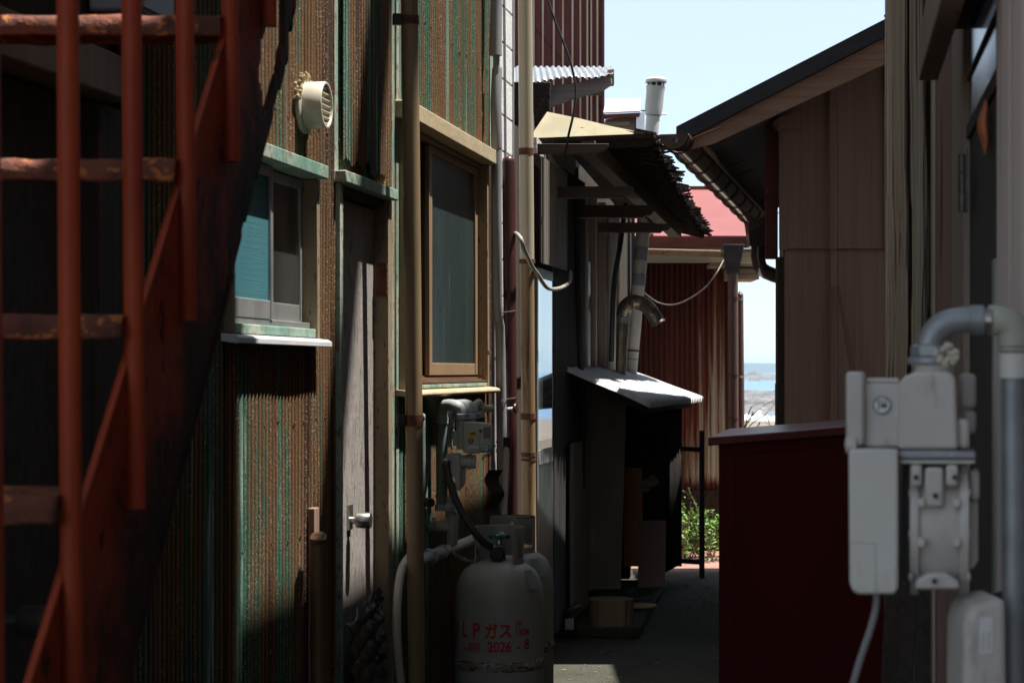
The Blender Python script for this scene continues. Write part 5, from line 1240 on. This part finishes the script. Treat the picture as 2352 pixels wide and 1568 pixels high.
# window hood
hd = MB(); hd.wbox(W, 2.85, ru(2110, .09), .055, .09, 1.98, 2.07); hd.build('window_hood', 'post_wood', rh, bevel=.003)
MB().wbox(W, 2.6, ru(2160, .05), .005, .05, 2.075, 2.125).build('cross_beam', 'brown_wood', rh, bevel=.003)
hg = MB(); z0, z1 = W.z(2196, 486, .03), W.z(2196, 350, .03); uh = ru(2197, .028)
hg.wbox(W, uh - .055, uh + .0, .0105, .014, z0, z1)
for k in range(3): hg.tube([W.pt(uh, .018, z0 + (z1 - z0) * (k + .03) / 3), W.pt(uh, .018, z0 + (z1 - z0) * (k + .97) / 3)], .0075, 12)
hg.build('hinge', 'old_hinge', rh)
# glazed panel: pane with sky reflection painted in, dark bars
wn = rbx(2219, 2290, -.10, -.03, 0, 3.2, 'window', 'dark_wood')
def wsub(px0, px1, w0, w1, z0, z1, name, mat): return MB().wbox(W, ru(px1, w1), ru(px0, w1), w0, w1, z0, z1).build(name, mat, wn, bevel=.002)
wsub(2217, 2288, -.02, -.001, 1.90, 2.5, 'pane', 'painted_sky_pane'); wsub(2217, 2284, -.02, .0005, 2.16, 2.5, 'head_board', 'brown_wood')
wsub(2217, 2288, -.02, .004, 1.872, 1.899, 'bar', 'dark_wood'); wsub(2217, 2288, -.02, .0035, 1.978, 1.990, 'bar', 'dark_wood')
wsub(2217, 2288, -.02, -.002, .02, 1.871, 'panel', 'dark_door')
wsub(2278, 2283, -.02, .002, .9, 1.62, 'edge_strip', 'alu')
bdp = MB()
for px0, px1 in ((2289, 2318), (2319, 2352), (2353, 2420)): bdp.wbox(W, ru(px1, .006), ru(px0, .006), -.05, .006, 0, 3.4)
bdp.each('pale_board', 'pale_wood', rh, bevel=.003)
MB().wbox(W, -5., ru(2421), -.06, -.0, 0, 3.6).build('near_boarding', 'brown_wood', rh)
# upper storey and roofs, above the picture: they shade the alley
up = MB(); ut = 3.35; 
up.wbox(W, -5., rend, -.24, -3.4, 5.0, 5.2)
EZ = 5.45
u1_, u2_ = 3.62, 5.28
def roofslab(ua, ub, over, ez, sl, depth=4.): 
    up.hexa([W.pt(ua, over, ez - .06), W.pt(ub, over, ez - .06), W.pt(ub, over - depth, ez - .06 + sl * depth), W.pt(ua, over - depth, ez - .06 + sl * depth), W.pt(ua, over, ez), W.pt(ub, over, ez), W.pt(ub, over - depth, ez + sl * depth), W.pt(ua, over - depth, ez + sl * depth)])
roofslab(-5., u1_, .22, 5.22, .35)
roofslab(u2_ + .005, rend + .1, .20, EZ, .35)
up.build('roof', 'roof_dark', rh)
uw = MB(); uw.wbox(W, -5., rend - .01, -.02, -.2, 3.62, 5.1); uw.wbox(W, u1_, u2_, .14, -3.4, 5.1, 8.6); uw.box(1.93, 2.4, 8.8, 9.9, 0, 4.2); uw.build('storey_and_sun_blocks', 'brown_wood', rh)  # upper wall, plus unseen tower and end wall added to shape the sunlight
st_ = MB().tube([LW.pt(5.19, 2.8, 5.7), LW.pt(7.15, 2.8, 11.3)], .13, 20); st_.build('shadow_mast', 'concrete_pale', rh)  # unseen mast added to cast the slanting shadow over the door

nb_ = MB(); 
def nbf(a, b):
    z = 1.785 + .088 * b; bulge = math.sin(math.pi * b) ** .7; A = 2 * math.pi * a
    return W.pt(ru(2264, .008) + .030 * math.cos(A) * bulge, .010 + .009 * (math.sin(A)) * bulge + .002 * math.sin(z * 90), z)
nb_.grid(nbf, 24, 14)
tag(nb_.build('net_bag', 'orange_net'), 'small orange net bag hanging by the pane painted with sky reflection', 'net bag')

# ------------------------------------------------------------------ big gas meter in the near right corner
MDp = 2.42
MO = P(2110, HY, MDp); _a = math.atan2(MO.x, MO.y); CD = V((math.sin(_a), math.cos(_a), 0)); RDm = V((CD.y, -CD.x, 0))
def m(px, py, d=0.):                               # the meter is turned a little on its pipe; d is depth behind its front plane
    r = P(px, py, 1.) - V((0, 0, CH)); k = (MO.x * CD.x + MO.y * CD.y) / (r.x * CD.x + r.y * CD.y)
    return V((0, 0, CH)) + r * k + CD * d
bm_ = thing('large_gas_meter', 'large off white gas meter with a drum body and round emblem on the right', 'gas meter', m(2100, 1360))
def mpoly(pts, d0, d1, name, mat, bev=.004, par=None, seg=3): return MB().prism([m(x, y, d0) for x, y in pts], CD * (d1 - d0)).build(name, mat, par or bm_, bevel=bev, seg=seg)
def rect(x0, x1, y0, y1): return [(x0, y0), (x1, y0), (x1, y1), (x0, y1)]
mpoly(rect(1944, 1986, 853, 1022), -.02, .05, 'end_flange', 'meter_white', .005)
mpoly(rect(1984, 2068, 880, 1026), -.005, .05, 'counter_box', 'meter_white', .003)
mpoly([(1985, 879), (1992, 868), (2062, 868), (2068, 879)], -.002, .05, 'box_top', 'meter_white', .002)
mpoly([(2064, 880), (2080, 862), (2104, 854), (2180, 854), (2194, 866), (2197, 962), (2200, 1030), (2062, 1030)], -.03, .08, 'head', 'meter_white', .010)
mpoly(rect(2196, 2226, 962, 1030), -.018, .07, 'step_block', 'meter_white', .006)
mpoly(rect(2205, 2246, 858, 940), .06, .11, 'side_box', 'meter_white', .006)
mpoly(rect(2212, 2246, 944, 1000), .06, .11, 'side_box', 'meter_white', .006)
MB().lathe([(.0, 0), (.0108, 0), (.0108, .002), (.0, .002)], m(2026, 930, -.0055), -CD, 40, cap=False).build('emblem', 'ink', bm_)
e2 = MB().lathe([(.0, 0), (.0095, 0), (.0095, .0006), (.0, .0006)], m(2026, 930, -.0077), -CD, 40, cap=False).build('emblem_face', 'white_mark', bm_)
em = MB(); c_ = m(2026, 930, -.0088)
for x0, x1, z0, z1 in ((-.0072, .0068, .0052, .0062), (-.0046, -.0032, -.0060, .0052), (-.0012, .0058, -.0030, .0032)): em.prism([c_ + RDm * x + V((0, 0, z)) for x, z in ((x0, z0), (x1, z0), (x1, z1), (x0, z1))], CD * .0008)
em.build('emblem_mark', 'ink', e2)
MB().prism([m(x, y, -.0093) for x, y in ((2026, 926), (2034, 926), (2031, 929), (2029, 929))], CD * .0003).build('emblem_dot', 'white_mark', e2)
# neck, union nut, elbow
MB().lathe([(.0235, -.012), (.0235, .008), (.025, .010), (.022, .018)], m(2145, 858, .02), (0, 0, 1), 30).build('neck', 'meter_white', bm_)
nut = MB(); nut.lathe([(.02, .0), (.0295, .001), (.0295, .007), (.027, .010)], m(2140, 838, .02), (0, 0, 1), 40); nut.lathe([(.02, .009), (.0265, .010), (.0265, .023), (.019, .025)], m(2140, 838, .02), (0, 0, 1), 8); nut.build('union_nut', 'galv', bm_, bevel=.002)
sc = MB(); random.seed(2)
for k in range(26):
    a = random.uniform(0, 6.28); r_ = random.uniform(.006, .012); sc.lathe([(.0, -.004), (.005, 0), (.0, .004)], m(2172, 815, -.012) + V((math.cos(a) * r_, random.uniform(-.002, .004), math.sin(a) * r_)), (random.random() - .5, -1, random.random() - .5), 6)
sc.build('cocoon', 'beige_plastic', bm_)
MB().tube([m(2132, 815, .02), m(2136, 785, .02), m(2152, 758, .02), m(2180, 740, .02), m(2215, 734, .02), m(2246, 733, .02)], .0158, 26, sm=6).build('elbow', 'galv', bm_)
MB().tube([m(2228, 734, .02), m(2262, 734, .02)], .0182, 26).build('socket', 'galv', bm_, bevel=.001)
MB().tube([m(2262, 734, .02), m(2278, 735, .02)], .0145, 22).build('thread', 'steel', bm_)
# flange line, drum body
mpoly([(2064, 1032), (2196, 1032), (2240, 1034), (2240, 1052), (2064, 1052)], -.032, .09, 'gasket', 'galv', .003)
mpoly([(2064, 1054), (2240, 1054), (2236, 1062), (2072, 1062)], -.034, .09, 'lower_flange', 'meter_white', .002)
dm = MB(); dc = m(2155, 1205, .055)
dm.lathe([(.0, -.032), (.074, -.032), (.082, -.028), (.084, -.02), (.084, .022), (.080, .03), (.0, .032)], dc, RDm, 56)
dm.build('drum', 'meter_white', bm_, weld=True)
for px in (2100, 2214):
    cxx = m(px, 1205, .055); MB().lathe([(.078, -.005), (.090, -.005), (.091, 0), (.090, .005), (.078, .005)], cxx, RDm, 56, cap=False).build('drum_flange', 'meter_white', bm_)
bo = MB()
for px in (2092, 2224):
    for y in (1130, 1222, 1320): bo.tube([m(px - 4, y, -.022), m(px + 4, y, -.022)], .0055, 10)
for px in (2110, 2190):
    for y in (1140, 1230): bo.prism([m(x, yy, -.040) for x, yy in rect(px - 3, px + 15, y, y + 20)], CD * .02)
bo.each('lug', 'meter_white', bm_, bevel=.002)
fc_ = MB()
fc_.prism([m(x, y, -.040) for x, y in rect(2092, 2118, 1064, 1112)], CD * .03); fc_.prism([m(x, y, -.040) for x, y in rect(2172, 2200, 1064, 1112)], CD * .03); fc_.prism([m(x, y, -.037) for x, y in rect(2124, 2166, 1070, 1160)], CD * .03)
fc_.each('face_block', 'meter_white', bm_, bevel=.004)
mpoly([(2104, 1326), (2130, 1310), (2170, 1308), (2202, 1330), (2204, 1346), (2102, 1346)], -.034, .05, 'foot', 'meter_white', .004)
mpoly(rect(2226, 2250, 1078, 1150), .0, .06, 'side_cap', 'meter_white', .008)
mpoly([(2226, 1150), (2248, 1152), (2248, 1290), (2236, 1310), (2226, 1312)], .02, .1, 'side_shell', 'meter_white', .008)
hl = MB()
for x, y in ((2104, 1092), (2192, 1092), (2148, 1133), (2146, 1326)): hl.lathe([(.0, 0), (.0034, 0), (.0034, .001), (.0, .001)], m(x, y, -.0405), -CD, 14, cap=False)
hl.build('screw_hole', 'ink', bm_)
cv = mpoly([(1952, 1034), (1960, 1028), (2058, 1026), (2064, 1030), (2064, 1340), (2056, 1354), (1974, 1354), (1960, 1346), (1954, 1326)], -.05, .04, 'cover', 'meter_cover', .012, seg=4)
MB().prism([m(x, y, -.0505) for x, y in ((1953, 1237), (2014, 1238), (2014, 1350), (2012, 1350), (2012, 1240), (1953, 1239))], CD * .001).build('seam_line', 'meter_grey', cv)
MB().lathe([(.0, -.008), (.010, -.006), (.011, 0), (.010, .006), (.0, .008)], m(1956, 1020, -.02), RDm, 18).build('seal', 'meter_white', bm_)
mpoly(rect(2072, 2092, 1064, 1340), .01, .05, 'shadow_gap', 'ink', .001)
cb = MB().tube([m(2014, 1350, -.01), m(2012, 1390, -.01), m(2000, 1440, -.01), m(1980, 1500, -.005), m(1962, 1560, .0), m(1930, 1680, .02)], .0042, 12, sm=8)
tag(cb.build('meter_cable', 'grey_pvc'), 'grey cable hanging from the bottom of the large gas meter', 'cable')
def m(px, py, d=0.): return P(px, py, MDp + d)
# steel riser beside it
rs = thing('steel_riser', 'vertical galvanised gas riser with an elbow feeding the large meter', 'gas pipe', m(2325, 1568, .06))
MB().tube([m(2274, 735, .012), m(2296, 736, .006), m(2316, 744, .004), m(2326, 765, .004), m(2327, 795, .004)], .0185, 28, sm=6).build('elbow', 'meter_grey', rs)
MB().tube([m(2327, 785, .004), m(2327, 802, .004)], .0155, 24).build('thread', 'rustband', rs)
MB().tube([m(2327, 796, .004), m(2327, 808, .004)], .0175, 24).build('socket', 'meter_grey', rs, bevel=.002)
MB().tube([m(2327, 812, .004), m(2327, 868, .004)], .0172, 24).build('tape', 'meter_cover', rs)
MB().tube([m(2327, 866, .004), m(2330, 1900, .004)], .0140, 24).build('pipe', 'galv', rs)
# second small meter at the very corner
s2 = thing('corner_meter', 'beige rounded meter box partly cut off in the lower right corner', 'meter box', m(2265, 1600))
MB().prism([m(x, y, -.06) for x, y in ((2214, 1440), (2222, 1410), (2238, 1388), (2262, 1379), (2312, 1372), (2316, 1700), (2212, 1700))], (0, .10, 0)).build('case', 'meter_white', s2, bevel=.010, seg=4)
stk = MB().prism([m(x, y, -.0612) for x, y in rect(2250, 2280, 1416, 1500)], (0, .001, 0)).build('sticker', 'white_mark', s2)
pr_ = MB(); random.seed(8)
for k in range(9):
    for xx in (2255, 2268): pr_.prism([m(x, y, -.0617) for x, y in rect(xx, xx + random.uniform(5, 9), 1450 + k * 5, 1452 + k * 5)], (0, .0003, 0))
pr_.build('sticker_lines', 'meter_grey', stk)
MB().tube([m(2190, 1522, .0), m(2212, 1524, .0)], .0145, 18).build('knob', 'steel', s2, bevel=.002)
MB().tube([m(2270, 1376, .02), m(2300, 1368, .02), m(2330, 1358, .0)], .006, 8).build('strap', 'black', s2)

# ------------------------------------------------------------------ dark red box
rx = thing('red_cabinet', 'dark red gloss cabinet with a peeling shiny overhanging lid in the alley', 'cabinet', P(1830, 1568, 6.0) * 1.0)
WL['red_cabinet'] = V((.9, 6.4, 0)); rx.location = (.9, 6.4, 0)
f0, f1 = P(1651, 0, 6.03).x, P(2030, 0, 6.03).x; dd_ = V((.178, 1, 0)).normalized() * .92
zl, zr = P(0, 1010, 6.0).z - .004, P(0, 978, 6.0).z - .004
bx = MB(); bx.hexa([V((f0, 6.03, .0)), V((f1, 6.03, 0)), V((f1, 6.03, 0)) + dd_ * .95, V((f0, 6.03, 0)) + dd_ * .95, V((f0, 6.03, zl)), V((f1, 6.03, zr)), V((f1, 6.03, zr)) + dd_ * .95, V((f0, 6.03, zl)) + dd_ * .95])
bx.build('body', 'red_box', rx, bevel=.004)
l0 = P(1626, 1004, 6.0); l1 = P(2042, 972, 6.0); b0 = l0 + dd_; b1_ = l1 + dd_; t_ = V((0, 0, .026))
ld = MB(); ld.hexa([l0 - t_, l1 - t_, b1_ - t_ , b0 - t_, l0, l1, b1_, b0]); ld.build('lid', 'red_lid', rx, bevel=.004)
MB().prism([V((f0 + .004, 6.026, zl - .045)), V((f1 - .004, 6.026, zr - .045)), V((f1 - .004, 6.026, zr - .003)), V((f0 + .004, 6.026, zl - .003))], (0, .02, 0)).build('top_rail', 'red_box', rx, bevel=.002)
MB().prism([V((f0 + .004, 6.024, .004)), V((f0 + .05, 6.024, .004)), V((f0 + .05, 6.024, zl - .047)), V((f0 + .004, 6.024, zl - .047))], (0, .02, 0)).build('stile', 'red_box', rx, bevel=.002)
# dark boards leaning by the cabinet
db = MB()
for k, (a, b) in enumerate(((2036, 2010), (2072, 2050), (2108, 2098))):
    db.prism([P(a, 1340, 5.4 - .35 * k), P(a + 34, 1352, 5.4 - .35 * k), P(b + 40, 1900, 5.0 - .35 * k), P(b, 1900, 5.0 - .35 * k)], (0, .02, 0))
tag(db.build('leaning_boards', 'dark_wood', bevel=.002), 'dark old boards leaning between the red cabinet and the weathered house', 'boards')

# ------------------------------------------------------------------ sea air
hz_ = MB().box(-5000, 5000, -80, 7000, -9, 34)
hm = bpy.data.materials.new('sea haze'); hm.use_nodes = True; t = hm.node_tree; t.nodes.remove(t.nodes['Principled BSDF'])
pv = t.nodes.new('ShaderNodeVolumePrincipled'); pv.inputs['Color'].default_value = (.62, .82, 1., 1); pv.inputs['Density'].default_value = .00017; pv.inputs['Anisotropy'].default_value = .2
t.links.new(pv.outputs[0], t.nodes['Material Output'].inputs['Volume'])
hz_ = hz_.build('haze', hm, base=(0, 0, -9), smooth=False); hz_['kind'] = 'stuff'
